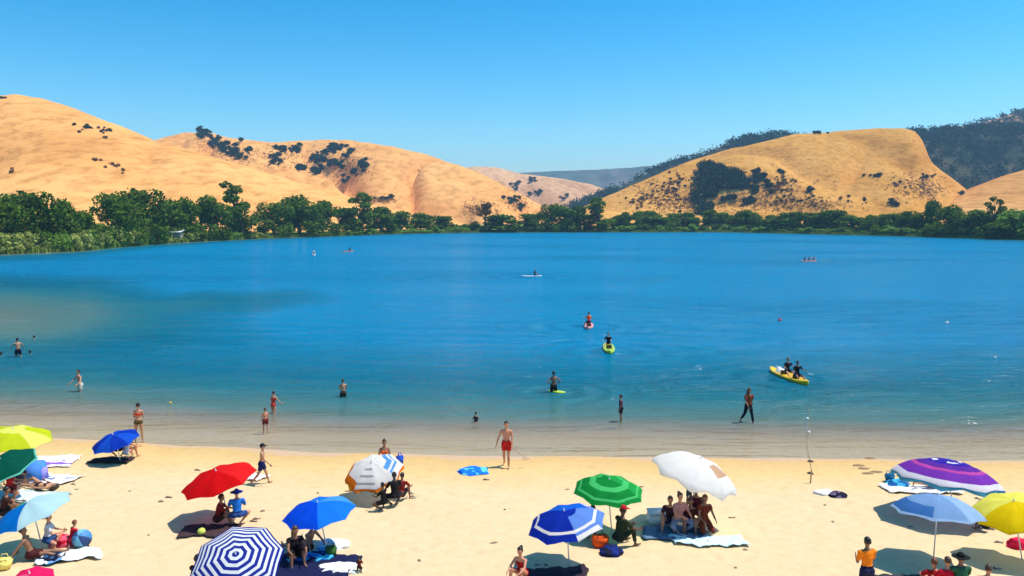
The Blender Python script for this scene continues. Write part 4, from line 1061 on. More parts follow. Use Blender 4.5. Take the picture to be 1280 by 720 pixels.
# ================================================================== beach things
def towel(px, py, w_, l_, rz, mats, label, name='beach_towel', cat='towel', stripe=None, wr=1.0, seed=0, dz=0.0, group=None):
    c = ground(px, py); rs = random.Random(seed + int(px)); nx, ny = 22, 14
    o_root = Vector((c.x, c.y, c.z)); V = []; Fc = []; mi = []
    Mz = Matrix.Rotation(R(rz), 3, 'Z')
    for i in range(ny + 1):
        for j in range(nx + 1):
            u = (j / nx - 0.5) * l_; v = (i / ny - 0.5) * w_
            q = Mz @ Vector((u, v, 0)); x, y = c.x + q.x, c.y + q.y
            q.x += 0.16 * wr * noise.noise(Vector((v * 2, seed, 1))) + 0.05 * noise.noise(Vector((v * 7, seed, 1))); q.y += 0.20 * wr * noise.noise(Vector((u * 1.6, seed, 2))) + 0.06 * noise.noise(Vector((u * 6, seed, 2)))
            z = beach_z(x, y) - c.z + 0.035 + dz + wr * (0.09 * abs(noise.noise(Vector((u * 2.6, v * 3.5, seed)))) + 0.035 * noise.noise(Vector((u * 8, v * 9, seed + 3))) + 0.02)
            V.append((q.x, q.y, z))
    for i in range(ny):
        for j in range(nx):
            Fc.append((i * (nx + 1) + j, i * (nx + 1) + j + 1, (i + 1) * (nx + 1) + j + 1, (i + 1) * (nx + 1) + j)); mi.append(stripe(j, i) if stripe else 0)
    o = mesh_obj(name, V, Fc, mats, smooth=True, mi=mi); o.location = o_root
    bm = bmesh.new(); bm.from_mesh(o.data); bmesh.ops.solidify(bm, geom=bm.faces[:], thickness=0.012); bm.to_mesh(o.data); bm.free()
    tag(o, label, cat, group); return o
def heap(px, py, r, h, mats, label, name='crumpled_towel', cat='towel', seed=0, dz=0.0, sq=1.0, rz=0.0, group=None):
    c = ground(px, py); bm = bmesh.new()
    bmesh.ops.create_icosphere(bm, subdivisions=4, radius=1)
    for v in bm.verts:
        d = v.co.normalized(); k = 1 + 0.28 * noise.noise(d * 1.6 + Vector((seed, 0, 0))) + 0.16 * noise.noise(d * 4 + Vector((0, seed, 0))) + 0.05 * noise.noise(d * 11)
        v.co = Vector((d.x * r * k * sq, d.y * r * k, max(-0.02, d.z * k * h)))
    if len(mats) > 1:
        for f in bm.faces:
            q = f.calc_center_median(); f.material_index = int((noise.noise(q * 5 + Vector((seed, 3, 1))) + 0.5) * 0.999 * len(mats)) % len(mats)
    o = bm_obj(name, bm, mats, None, True); o.location = (c.x, c.y, c.z + dz); o.rotation_euler = (0, 0, R(rz)); tag(o, label, cat, group); return o
def cl(name, r, g, b): return cloth('fabric_' + name, srgb(r, g, b), trans=0.0, bump=0.2)
def bag(px, py, sx, sy, sz, m, label, rz=0.0, hm=None):
    c = ground(px, py); r = empty('beach_bag', c, R(rz), label, 'bag')
    bm = bmesh.new(); box(bm, (0, 0, sz / 2), (sx, sy, sz), bevel=min(sx, sy, sz) * 0.18)
    for v in bm.verts:
        k = 0.82 + 0.25 * (v.co.z / sz); v.co.x *= k; v.co.y *= k; v.co += Vector((noise.noise(v.co * 7), noise.noise(v.co * 7 + Vector((5, 0, 0))), 0)) * 0.02
    bm_obj('body', bm, m, r, True)
    for s in (-1, 1):
        bm = bmesh.new(); tube(bm, [(-sx * 0.25, s * sy * 0.4, sz * 0.9), (-sx * 0.15, s * sy * 0.42, sz * 1.3), (sx * 0.15, s * sy * 0.42, sz * 1.3), (sx * 0.25, s * sy * 0.4, sz * 0.9)], 0.012, 6); bm_obj('handle', bm, hm or m, r, True)
    return r
def cooler(px, py, sx, sy, sz, m, lm, label, rz=0):
    c = ground(px, py); r = empty('cooler', c, R(rz), label, 'cooler')
    bm = bmesh.new(); box(bm, (0, 0, sz * 0.42), (sx, sy, sz * 0.84), bevel=0.025); bm_obj('body', bm, m, r, True)
    bm = bmesh.new(); box(bm, (0, 0, sz * 0.93), (sx * 1.04, sy * 1.04, sz * 0.16), bevel=0.02); bm_obj('lid', bm, lm, r, True)
    bm = bmesh.new(); tube(bm, [(-sx * 0.53, 0, sz * 0.6), (-sx * 0.56, 0, sz * 1.12), (sx * 0.56, 0, sz * 1.12), (sx * 0.53, 0, sz * 0.6)], 0.012, 6); bm_obj('handle', bm, STEEL, r)
    return r
def beach_ball(px, py, r_, cols, label, z=None):
    c = ground(px, py); bm = bmesh.new()
    bmesh.ops.create_uvsphere(bm, u_segments=24, v_segments=14, radius=r_)
    for f in bm.faces:
        q = f.calc_center_median(); f.material_index = int((math.atan2(q.y, q.x) + math.pi) / (2 * math.pi) * 5.999) % len(cols)
    bmesh.ops.rotate(bm, verts=bm.verts, matrix=Matrix.Rotation(0.9, 3, 'X'))
    o = bm_obj('ball', bm, cols, None, True); o.location = (c.x, c.y, c.z + r_ * 0.97); tag(o, label, 'ball'); return o
def sandal(px, py, rz, m, label, group):
    c = ground(px, py); r = empty('sandal', (c.x, c.y, c.z + 0.02), R(rz), label, 'sandal', group)
    bm = bmesh.new(); tube(bm, [(0, -0.13, 0), (0, -0.12, 0), (0, 0.02, 0), (0, 0.10, 0), (0, 0.13, 0)], [0.02, 0.035, 0.04, 0.05, 0.03], 10)
    for v in bm.verts: v.co.z *= 0.25
    bm_obj('sole', bm, m, r, True)
    bm = bmesh.new(); tube(bm, [(-0.045, 0.0, 0.0), (-0.02, 0.05, 0.035), (0, 0.085, 0.01)], 0.006, 5); tube(bm, [(0.045, 0.0, 0.0), (0.02, 0.05, 0.035), (0, 0.085, 0.01)], 0.006, 5); bm_obj('strap', bm, mat('black_plastic', (0.03, 0.03, 0.03)), r)
def beach_chair(px, py, rz, m, label, s=1.0):
    c = ground(px, py); r = empty('beach_chair', c, R(rz), label, 'chair'); r.scale = (s, s, s)
    for sx in (-0.27, 0.27):
        bm = bmesh.new(); tube(bm, [(sx, 0.28, 0.02), (sx, 0.26, 0.24), (sx, -0.22, 0.18), (sx, -0.55, 0.72)], 0.013, 6)
        tube(bm, [(sx, -0.34, 0.02), (sx, -0.1, 0.2), (sx, 0.2, 0.42), (sx, -0.38, 0.44)], 0.013, 6); bm_obj('frame', bm, STEEL, r)
        bm = bmesh.new(); box(bm, (sx, -0.1, 0.45), (0.05, 0.42, 0.022), bevel=0.008); bm_obj('armrest', bm, mat('pole_wood', (0.35, 0.22, 0.12)), r)
    for nm, a, b, sg in (('seat', (0.26, 0.25), (-0.22, 0.18), -0.03), ('backrest', (-0.22, 0.19), (-0.54, 0.70), -0.03)):
        V = []; Fc = []
        for i in range(7):
            t = i / 6; y = a[0] + (b[0] - a[0]) * t; z = a[1] + (b[1] - a[1]) * t + sg * math.sin(math.pi * t)
            V += [(-0.26, y, z), (0.26, y, z)]
        Fc = [(2 * i, 2 * i + 1, 2 * i + 3, 2 * i + 2) for i in range(6)]
        o = mesh_obj(nm, V, Fc, m, r); bm = bmesh.new(); bm.from_mesh(o.data); bmesh.ops.solidify(bm, geom=bm.faces[:], thickness=0.012); bm.to_mesh(o.data); bm.free()
    return r
def bottle(px, py, m, label, h=0.28):
    c = ground(px, py); r = empty('bottle', c, 0, label, 'bottle')
    bm = bmesh.new(); tube(bm, [(0, 0, 0), (0, 0, 0.01), (0, 0, h * 0.6), (0, 0, h * 0.8), (0, 0, h * 0.92)], [0.03, 0.038, 0.038, 0.016, 0.014], 12); bm_obj('body', bm, m, r, True)
    bm = bmesh.new(); tube(bm, [(0, 0, h * 0.92), (0, 0, h)], 0.017, 10); bm_obj('cap', bm, mat('pole_white', (0.75, 0.75, 0.74)), r)

# --- boats
def hull(name_root, A, B, beam, m, label, cat='kayak', group='kayaks and small boats on the lake', seats=2, depth=0.30, sit_z=0.12, deckm=None):
    A = Vector(A); B = Vector(B); L_ = (B - A).length; mid = (A + B) / 2; rz = math.atan2(-(B - A).x, (B - A).y)
    r = empty(name_root, (mid.x, mid.y, 0), rz, label, cat, group)
    bm = bmesh.new(); n = 20; rows = []
    for i in range(n + 1):
        t = i / n * 2 - 1; wv = beam / 2 * (max(0, 1 - abs(t) ** 2.6)) ** 0.75 + 0.012; kz = -0.12 * (1 - abs(t) ** 3) ; top = 0.16 + 0.10 * abs(t) ** 3
        y = t * L_ / 2
        sec = [(0, kz), (wv * 0.6, kz + 0.02), (wv * 0.95, 0.03), (wv, top), (wv * 0.72, top + 0.02), (wv * 0.55, (top - 0.10) if abs(t) < 0.72 else top + 0.035), (0, (top - 0.12) if abs(t) < 0.72 else top + 0.05)]
        full = sec + [(-x, z) for x, z in reversed(sec[1:-1])]
        rows.append([bm.verts.new((x, y, z)) for x, z in full])
    k = len(rows[0])
    for a, b in zip(rows, rows[1:]):
        for q in range(k): bm.faces.new((a[q], a[(q + 1) % k], b[(q + 1) % k], b[q]))
    bm.faces.new(rows[0]); bm.faces.new(list(reversed(rows[-1])))
    bm_obj('hull', bm, m, r, True)
    for i in range(seats):
        y = ((i + 0.5) / seats - 0.5) * L_ * 0.62
        bm = bmesh.new(); box(bm, (0, y - 0.22, 0.24), (beam * 0.5, 0.05, 0.30), bevel=0.02, rot=Matrix.Rotation(R(12), 4, 'X')); bm_obj('seat_back', bm, mat('black_plastic', (0.03, 0.03, 0.03)), r)
    return r, mid, rz, L_
def paddle(loc, rz, tilt, m, label, L_=2.2):
    r = empty('paddle', loc, rz, label, 'paddle'); r.rotation_euler = (0, tilt, rz)
    bm = bmesh.new(); tube(bm, [(-L_ / 2, 0, 0), (L_ / 2, 0, 0)], 0.015, 6); bm_obj('shaft', bm, mat('black_plastic', (0.03, 0.03, 0.03)), r)
    for s in (-1, 1):
        bm = bmesh.new(); ball(bm, (s * L_ / 2, 0, 0), (0.22, 0.09, 0.012), 2); bm_obj('blade', bm, m, r, True)
def on_boat(mid, rz, along, z=0.02): 
    v = Matrix.Rotation(rz, 3, 'Z') @ Vector((0, along, 0)); return Vector((mid.x + v.x, mid.y + v.y, z))
KY = mat('kayak_yellow', (0.85, 0.52, 0.01), rough=0.3, var=0.04); KL = mat('kayak_lime', (0.45, 0.62, 0.03), rough=0.3, var=0.04)
KO = mat('kayak_orange', (0.75, 0.18, 0.03), rough=0.3, var=0.04); KW = mat('kayak_white', (0.75, 0.76, 0.78), rough=0.3, var=0.04); KP = mat('boat_pink', (0.75, 0.32, 0.26), rough=0.4, var=0.04)
r, mid, rz, L_ = hull('kayak', flat(1010, 482), flat(963, 463), 0.95, KY, 'yellow tandem kayak carrying two paddlers near the beach', seats=2)
person(on_boat(mid, rz, 0.15), math.degrees(rz) - 180, 'paddle', 1.7, 'front paddler in a dark top in the yellow tandem kayak', 'tan', 'f', [('shirt', (30, 30, 45)), ('trunks', (40, 40, 60))], ('short', 'auburn'))
person(on_boat(mid, rz, -1.05), math.degrees(rz) - 180, 'paddle', 1.7, 'rear paddler in black at the low end of the yellow kayak', 'brown', 'm', [('shirt', (25, 25, 30)), ('trunks', (30, 40, 70))], ('short', 'black'))
paddle(on_boat(mid, rz, -0.75, 0.62), rz, R(14), KW, 'double bladed paddle held across the yellow tandem kayak')
o = heap(640, 600, 0.30, 0.30, [cl('white', 226, 224, 218)], 'white towel bundle in the bow of the yellow tandem kayak', seed=4); o.location = on_boat(mid, rz, 1.1, 0.13)
r, mid, rz, L_ = hull('kayak', flat(763, 443), flat(759, 431), 0.85, KL, 'lime green kayak seen end on', seats=1)
person(on_boat(mid, rz, 0.5), 160, 'paddle', 1.65, 'paddler in black sitting in the lime green kayak', 'tan', 'm', [('shirt', (18, 20, 28)), ('trunks', (18, 20, 28))], ('short', 'brown'))
r, mid, rz, L_ = hull('kayak', flat(735, 412), flat(737, 406), 0.8, KP, 'small pale red board under a paddler in orange', seats=1)
person(on_boat(mid, rz, 0.1), 10, 'paddle', 1.9, 'paddler in an orange vest ahead of the lime green kayak', 'tan', 'm', [('vest', (250, 90, 30)), ('trunks', (40, 40, 60))], ('short', 'brown'))
r, mid, rz, L_ = hull('kayak', flat(652, 346), flat(677, 346), 0.8, KW, 'white kayak with a dark figure far out on the lake', seats=1)
person(on_boat(mid, rz, 0.5), math.degrees(rz), 'paddle', 1.8, 'dark clothed paddler in the far white kayak', 'brown', 'm', [('shirt', (18, 18, 28)), ('trunks', (18, 18, 28))], ('short', 'black'))
paddle(on_boat(mid, rz, 0.9, 0.62), rz, R(-10), KW, 'paddle of the far white kayak', 2.3)
r, mid, rz, L_ = hull('rowing_boat', flat(1001, 327), flat(1021, 327), 1.3, KP, 'pinkish boat with three people near the east shore', 'boat', seats=3)
for k, (al, t_) in enumerate(((-1.0, 'west'), (0.0, 'middle'), (1.0, 'east'))):
    person(on_boat(mid, rz, al), math.degrees(rz), 'paddle', 1.75, ['dark haired rower at the west end of the pinkish boat', 'rower in the middle of the pinkish boat', 'rower in red at the east end of the pinkish boat'][k], 'red', 'm', [('shirt', [(40, 35, 45), (70, 40, 40), (190, 60, 50)][k]), ('trunks', (40, 40, 60))], ('short', 'black'))
r, mid, rz, L_ = hull('kayak', flat(429, 315), flat(442, 314), 0.8, KO, 'tiny orange kayak off the wide dark grove', seats=1)
person(on_boat(mid, rz, 0.6), math.degrees(rz), 'paddle', 1.8, 'paddler in the tiny orange kayak off the dark grove', 'brown', 'm', [('shirt', (110, 60, 40)), ('trunks', (40, 40, 40))], ('short', 'brown'))
r, mid, rz, L_ = hull('kayak', flat(393, 320), flat(392, 317), 0.8, KW, 'tiny pale kayak west of the orange one', seats=1)
person(on_boat(mid, rz, 0.2), 20, 'paddle', 1.9, 'paddler in a cream shirt in the tiny pale kayak', 'light', 'm', [('shirt', (230, 220, 190)), ('trunks', (60, 60, 60))], ('short', 'brown'))

# --- people in the water
def wader(px, py, visible, h, rz, pose, label, **k):
    """py is the row of the water line on the body; the feet stand on the lake bed"""
    p = flat(px, py); bed = beach_z(p.x, p.y); z = min(bed, 0) if h is None else max(bed, visible - h)
    return person((p.x, p.y, z), rz, pose, h, label, **k)
wader(23, 446, 1.3, 1.85, 40, 'wade', 'wader standing in the shallows farthest out on the west side', skin='tan', clothes=[('trunks', (30, 30, 45))])
for px, py, lab, sk in ((2, 445, 'dark head of a swimmer at the west frame edge', 'brown'), (38, 443, 'dark head of a swimmer just east of the farthest wader', 'brown'), (43, 424, 'tiny head of a swimmer beyond the farthest wader', 'tan')):
    p = flat(px, py); person((p.x, p.y, -1.42), 60, 'swim', 1.7, lab, sk, 'm', [('trunks', (30, 30, 60))], ('short', 'black'))
wader(100, 489, 1.2, 1.8, 150, 'wade', 'wader in the shallows with hands out, west of the paddling adult in orange', skin='red', clothes=[('trunks', (200, 190, 170))], hairs=('short', 'black'))
wader(174, 553, 1.7, 1.72, 10, 'stand_hold', 'woman in a red bikini at the water edge beside the royal blue umbrella', skin='tan', sex='f', clothes=[('briefs', (80, 70, 30)), ('bikini_top', (210, 60, 40))], hairs=('bun', 'black'))
wader(332, 540, 1.1, 1.18, 30, 'stand', 'small child standing at the edge of the water in front of the taller one', skin='red', child=True, clothes=[('trunks', (110, 40, 40))], hairs=('short', 'brown'))
wader(342, 517, 1.0, 1.45, -20, 'wade', 'bather in a red suit knee deep behind the small child', skin='red', sex='f', clothes=[('swimsuit', (190, 60, 50))], hairs=('short', 'black'))
wader(429, 496, 0.95, 1.55, 20, 'stand_hold', 'bather standing thigh deep alone in the middle west water', skin='tan', clothes=[('trunks', (60, 50, 40))], hairs=('short', 'brown'))
p = flat(595, 528); person((p.x, p.y, beach_z(p.x, p.y)), 10, 'kneel', 1.1, 'child kneeling in the shallows with only the upper body showing', 'tan', 'm', [('vest', (40, 40, 55))], ('short', 'black'), child=True)
wader(692, 490, 1.15, 1.8, 10, 'stand_hips', 'man in dark shorts knee deep beside a small lime board', skin='brown', clothes=[('trunks', (20, 20, 28))], hairs=('short', 'black'))
wader(776, 527, 1.3, 1.40, 90, 'stand', 'slim child in dark clothes standing ankle deep', skin='brown', child=True, clothes=[('trunks', (30, 30, 50)), ('shirt', (95, 55, 75))], hairs=('short', 'black'))
wader(935, 528, 1.7, 1.78, 200, 'walk', 'adult in a brown shirt and dark trousers standing ankle deep', skin='brown', clothes=[('pants', (25, 28, 45)), ('shirt', (120, 65, 40))], hairs=('long', 'brown'))
def board(px, py, rz, m, label, L_=1.1, W_=0.5):
    p = flat(px, py); bm = bmesh.new(); ball(bm, (0, 0, 0), (W_ / 2, L_ / 2, 0.045), 3)
    for v in bm.verts: v.co.x = math.copysign(abs(v.co.x / (W_ / 2)) ** 0.7 * W_ / 2, v.co.x)
    o = bm_obj('bodyboard', bm, m, None, True); o.location = (p.x, p.y, 0.03); o.rotation_euler = (0, 0, R(rz)); tag(o, label, 'bodyboard'); return o
board(696, 490, 60, KL, 'small lime bodyboard beside the man in dark shorts')
def buoy(px, py, r_, m, label):
    p = flat(px, py); r = empty('float', (p.x, p.y, 0), 0, label, 'float')
    bm = bmesh.new(); ball(bm, (0, 0, r_ * 0.35), r_, 2); bm_obj('body', bm, m, r, True)
    bm = bmesh.new(); tube(bm, [(0, 0, r_ * 1.2), (0, 0, r_ * 1.7)], r_ * 0.18, 8); bm_obj('ring', bm, mat('black_plastic', (0.03, 0.03, 0.03)), r)
PWH = mat('float_white', (0.8, 0.8, 0.8), rough=0.3); PRD = mat('float_red', (0.6, 0.06, 0.10), rough=0.3)
buoy(1184, 404, 0.15, PWH, 'white float far out on the east side'); buoy(975, 401, 0.18, PRD, 'dull red float beyond the yellow tandem kayak')
buoy(213, 504, 0.07, KY, 'small yellow float off the royal blue umbrella'); buoy(1244, 447, 0.09, PWH, 'white ball painted in as a water sparkle nearest the east shore bend')  # the eastern white ball stands in for a glint on the water
buoy(1011, 541, 0.08, PWH, 'white float tied closest to the beach rope'); buoy(1009, 524, 0.08, PWH, 'white float at the outer end of the beach rope')
def rope():
    a = G3(1013, 604); bm = bmesh.new()
    pts = []
    for px, py in ((1013, 604), (1015, 590), (1012, 575), (1009, 560), (1011, 541), (1012, 532), (1009, 524)):
        q = ground(px, py); pts.append(Vector((q.x, q.y, max(q.z, 0) + 0.03)))
    tube(bm, pts, 0.007, 5); tag(bm_obj('mooring_rope', bm, cl('rope', 150, 125, 90)), 'thin rope running from the sand to the two white floats', 'rope')
    bm = bmesh.new(); tube(bm, [(0, 0, -0.2), (0.02, 0, 0.5)], [0.03, 0.025], 8); o = bm_obj('stake', bm, WOOD); o.location = a; tag(o, 'short dark stake in the sand at the end of the rope', 'stake')
    for px, py, l in ((1013, 592, 'upper'), (1013, 577, 'lower')):
        q = ground(px, py); o = heap(px, py, 0.12, 0.06, [mat('weed', (0.05, 0.035, 0.02))], 'dark clump of weed on the rope, ' + ('nearer the stake' if l == 'upper' else 'at the water edge'), 'weed_clump', 'weed', seed=px + py)
rope()

# --- people and things on the sand
def on_sand(px, py, rz, pose, h, label, dz=0.0, **k): return person(G3(px, py, dz - 0.005), rz, pose, h, label, **k)
# west edge cluster
on_sand(12, 626, -60, 'sit_cross', 1.65, 'seated woman in a red top at the centre of the crowded west cluster', skin='red', sex='f', clothes=[('shirt', (170, 30, 30)), ('trunks', (120, 30, 30))], hairs=('short', 'brown'))
on_sand(22, 612, 20, 'sit_knees', 1.6, 'dark figure seated under the rim of the teal umbrella', skin='brown', clothes=[('shirt', (30, 25, 30)), ('trunks', (30, 30, 50))])
on_sand(4, 610, -20, 'sit_cross', 1.6, 'dark haired figure behind the woman in red under the teal umbrella', skin='brown', sex='f', clothes=[('swimsuit', (20, 20, 28))], hairs=('long', 'black'))
on_sand(34, 603, 10, 'sit_cross', 1.35, 'child in maroon sitting against the small blue tent', skin='red', child=True, clothes=[('shirt', (110, 35, 40)), ('trunks', (30, 30, 40))])
on_sand(4, 650, -50, 'sit_knees', 1.65, 'dark figure between the teal and the azure umbrellas', skin='brown', clothes=[('shirt', (60, 30, 25)), ('trunks', (30, 25, 25))])
on_sand(50, 613, 76, 'supine', 1.7, 'sunbather stretched out on her back with legs towards the open sand', skin='tan', sex='f', clothes=[('briefs', (40, 30, 30)), ('bikini_top', (40, 30, 30))], hairs=('long', 'brown'), dz=0.06)
towel(60, 578, 1.7, 2.1, 10, [cl('whiteviolet', 238, 232, 250), cl('violet', 130, 90, 215)], 'white towel with violet bands behind the small blue tent', stripe=lambda j, i: 1 if i in (2, 3) and j > 9 or (j > 15 and i == 6) else 0, seed=3)
towel(66, 600, 1.1, 1.8, -12, [cl('white', 226, 224, 218), cl('greyblue', 110, 120, 160)], 'white towel with grey blue spots in front of the small blue tent', stripe=lambda j, i: 1 if (j // 4 + i // 4) % 3 == 0 and 2 < j < 20 and 4 < i < 11 else 0, seed=8)
towel(30, 622, 1.1, 2.9, -3, [cl('aquapale', 200, 225, 225)], 'pale aqua towel under the sunbather on her back', seed=9)
def tent(px, py):
    c = ground(px, py); r = empty('pop_up_tent', c, R(8), 'small light blue pop up tent between the white towels', 'tent')
    bm = bmesh.new(); box(bm, (0, 0, 0.36), (0.75, 0.7, 0.72), bevel=0.05)
    for v in bm.verts: k = 1 - 0.22 * (v.co.z / 0.84); v.co.x *= k; v.co.y *= k; v.co += Vector((noise.noise(v.co * 4), noise.noise(v.co * 4 + Vector((3, 0, 0))), 0)) * 0.03
    bm_obj('shell', bm, C('tentblue', 80, 140, 225, 0.1), r, True)
    bm = bmesh.new(); box(bm, (0.34, -0.02, 0.3), (0.10, 0.44, 0.42), bevel=0.03); bm_obj('door_flap', bm, C('tentviolet', 160, 150, 235, 0.1), r, True)
tent(44, 601)
heap(30, 580, 0.28, 0.22, [cl('navy', 18, 22, 45), cl('black', 20, 20, 24)], 'heap of navy clothes on the white towel under the teal umbrella', 'clothes_heap', 'clothes', seed=5)
bag(38, 583, 0.42, 0.25, 0.3, cl('black', 20, 20, 24), 'black beach bag just behind the small blue tent', 20)
sandal(92, 606, 60, WOOD, 'brown sandal at the end of the west cluster towels', 'pair of sandals by the west cluster'); sandal(90, 602, 75, WOOD, 'brown sandal at the end of the west cluster towels', 'pair of sandals by the west cluster')
sandal(54, 648, 40, mat('sole_grey', (0.2, 0.2, 0.18)), 'grey sandal below the azure and ice umbrella', None)
# below azure umbrella
on_sand(40, 700, -75, 'sit_out', 1.7, 'brown skinned man leaning back in the shade of the azure and ice umbrella', skin='brown', clothes=[('trunks', (70, 30, 30))])
on_sand(60, 690, -70, 'sit_cross', 1.5, 'person in white and blue next to the man in the azure umbrella shade', skin='red', sex='f', clothes=[('shirt', (200, 195, 200)), ('trunks', (60, 90, 140))], hairs=('short', 'auburn'))
heap(78, 681, 0.30, 0.34, [cl('crimson', 200, 20, 50), cl('rosepink', 235, 90, 110)], 'crimson and pink heap of clothes beside the blue patterned ball', 'clothes_heap', 'clothes', seed=2, sq=1.3)
on_sand(90, 683, -40, 'sit_knees', 1.2, 'child in crimson with knees drawn up beside the blue patterned ball', skin='red', child=True, clothes=[('shirt', (190, 20, 45)), ('trunks', (170, 25, 50))], hairs=('short', 'auburn'))
beach_ball(103, 684, 0.27, [mat('ball_blue', (0.06, 0.22, 0.45)), mat('ball_aqua', (0.15, 0.42, 0.55)), mat('ball_navy', (0.02, 0.05, 0.16))], 'blue and aqua patterned beach ball beside the child in crimson')
towel(86, 697, 0.8, 1.8, 25, [cl('pale', 225, 230, 235), cl('skyb', 110, 160, 215)], 'pale towel with a blue band beside the crimson clothes', stripe=lambda j, i: 1 if 4 < j < 9 else 0, seed=6)
heap(62, 702, 0.26, 0.18, [cl('slate', 50, 80, 120), cl('navy', 18, 22, 45)], 'slate blue crumpled towel at the edge of the azure umbrella shade', seed=12)
bag(5, 712, 0.4, 0.3, 0.3, cl('yellowish', 240, 220, 120), 'yellow beach bag at the bottom west corner', 20)
# royal blue umbrella by the water
on_sand(148, 573, 20, 'sit_cross', 1.5, 'woman in a blue top sitting in the shade of the royal blue umbrella', skin='tan', sex='f', clothes=[('shirt', (50, 60, 120)), ('briefs', (40, 40, 80))], hairs=('short', 'black'))
on_sand(158, 573, -30, 'sit_knees', 1.55, 'bather with drawn up knees at the sunny rim of the royal blue umbrella', skin='red', sex='f', clothes=[('swimsuit', (230, 225, 215))], hairs=('short', 'auburn'))
towel(138, 577, 0.8, 1.6, 4, [cl('dark', 58, 44, 44)], 'dark sheet painting the shade under the royal blue umbrella', seed=15)  # dark sheet on the sand, painted shade below the canopy
# red umbrella
on_sand(272, 658, -70, 'sit_knees', 1.6, 'person in dark red sitting in the shade of the red umbrella', skin='brown', clothes=[('shirt', (110, 25, 25)), ('trunks', (60, 30, 30))])
on_sand(297, 659, 20, 'sit_cross', 1.6, 'person in a bright blue shirt and blue hat beside the red umbrella pole', skin='tan', clothes=[('shirt', (30, 110, 200)), ('trunks', (40, 70, 130))], hat=('hat', (20, 70, 170)))
towel(262, 665, 0.9, 1.7, 8, [cl('darkbrown', 66, 48, 50)], 'dark brown sheet standing in for the shade of the red umbrella', seed=16)  # shade of the umbrella deepened by a dark warm sheet
beach_ball(252, 669, 0.12, [mat('ball_yg', (0.55, 0.65, 0.10))], 'small yellow green ball at the rim of the red umbrella shade')
sandal(317, 652, 80, mat('sole_brown', (0.15, 0.08, 0.05)), 'brown sandal to the east of the blue hat', 'pair of sandals by the blue hat'); sandal(321, 649, 100, mat('sole_brown', (0.15, 0.08, 0.05)), 'brown sandal to the east of the blue hat', 'pair of sandals by the blue hat')
sandal(211, 622, 80, mat('sole_brown', (0.15, 0.08, 0.05)), 'lone brown sandal to the west of the red umbrella', None); sandal(247, 588, 70, mat('sole_brown', (0.15, 0.08, 0.05)), 'lone sandal behind the red umbrella', None)
on_sand(328, 605, -80, 'walk', 1.5, 'boy in a dark cap and navy shorts walking beside the red umbrella', skin='tan', child=True, clothes=[('trunks', (25, 35, 90))], hat=('cap', (15, 35, 50)))
towel(320, 598, 0.7, 0.9, 70, [cl('pinkwhite', 248, 225, 222)], 'pinkish white towel behind the walking boy in the cap', seed=17)
# striped umbrella
on_sand(243, 748, -30, 'sit_knees', 1.7, 'dark figure half hidden on the west side of the ring striped umbrella', skin='dark', clothes=[('shirt', (50, 30, 30)), ('trunks', (30, 30, 30))])
# bright blue umbrella
on_sand(368, 704, -150, 'sit_knees', 1.75, 'long haired woman sitting in the shade between the striped and the bright blue umbrella', skin='brown', sex='f', clothes=[('dress', (28, 20, 26))], hairs=('long', 'brown'))
on_sand(385, 690, 60, 'sit_out', 1.6, 'person in maroon leaning back behind the blue patterned blankets', skin='brown', clothes=[('trunks', (90, 35, 40))])
towel(390, 712, 1.8, 2.3, -4, [cl('deepnavy', 22, 26, 62)], 'dark navy blanket spread under the bright blue umbrella', 'blanket', 'blanket', seed=21)
heap(388, 700, 0.42, 0.18, [cl('bluep', 20, 90, 160), cl('cyanp', 60, 170, 200), cl('deepnavy', 22, 26, 62)], 'blue and cyan patterned blanket heaped beside the long haired woman', 'crumpled_blanket', 'blanket', seed=22, sq=1.5)
heap(404, 693, 0.26, 0.2, [cl('cyanp', 60, 170, 200), cl('bluep', 20, 90, 160), cl('white', 226, 224, 218)], 'cyan and white crumpled towel next to the green bag', seed=23)
heap(417, 682, 0.36, 0.16, [cl('white', 226, 224, 218)], 'white crumpled towel behind the green bag', seed=24, sq=1.3)
bag(414, 697, 0.3, 0.2, 0.34, cl('leafgreen', 60, 100, 45), 'green bag between the white and the cyan towels', 30)
heap(424, 712, 0.42, 0.14, [cl('white', 226, 224, 218), cl('creamy', 244, 240, 200)], 'white and cream crumpled towel in front of the green bag', seed=25, sq=1.4)
on_sand(449, 716, 0, 'kneel', 0.62, 'toddler in maroon playing in the sand beside the cream towel', skin='brown', child=True, clothes=[('shirt', (90, 25, 25)), ('trunks', (50, 20, 25))])
bottle(384, 684, mat('bottle_white', (0.8, 0.8, 0.78)), 'white bottle standing behind the blue patterned blanket'); bottle(378, 682, mat('bottle_green', (0.05, 0.12, 0.04)), 'dark green bottle beside the white bottle', 0.36)
# white and orange umbrella
on_sand(481, 594, 190, 'chair', 1.65, 'bather with dark hair sitting behind the white and orange umbrella', skin='brown', sex='f', clothes=[('bikini_top', (220, 90, 40)), ('briefs', (220, 90, 40))], hairs=('bun', 'black'), dz=0.05)
heap(473, 584, 0.42, 0.42, [cl('orange', 235, 110, 35), cl('rust', 180, 60, 25)], 'orange towel piled behind the white and orange umbrella', seed=31)
on_sand(494, 634, 30, 'sit_cross', 1.6, 'dark clothed person sitting beneath the white and orange umbrella', skin='dark', clothes=[('shirt', (28, 24, 28)), ('trunks', (30, 28, 32))])
on_sand(501, 626, -20, 'sit_knees', 1.5, 'person in dark red at the east rim of the white and orange umbrella', skin='brown', clothes=[('shirt', (130, 35, 30)), ('trunks', (40, 30, 30))])
on_sand(480, 639, 60, 'sit_cross', 1.3, 'child in black in the deep shade of the white and orange umbrella', skin='dark', child=True, clothes=[('shirt', (22, 18, 20)), ('trunks', (22, 18, 20))])
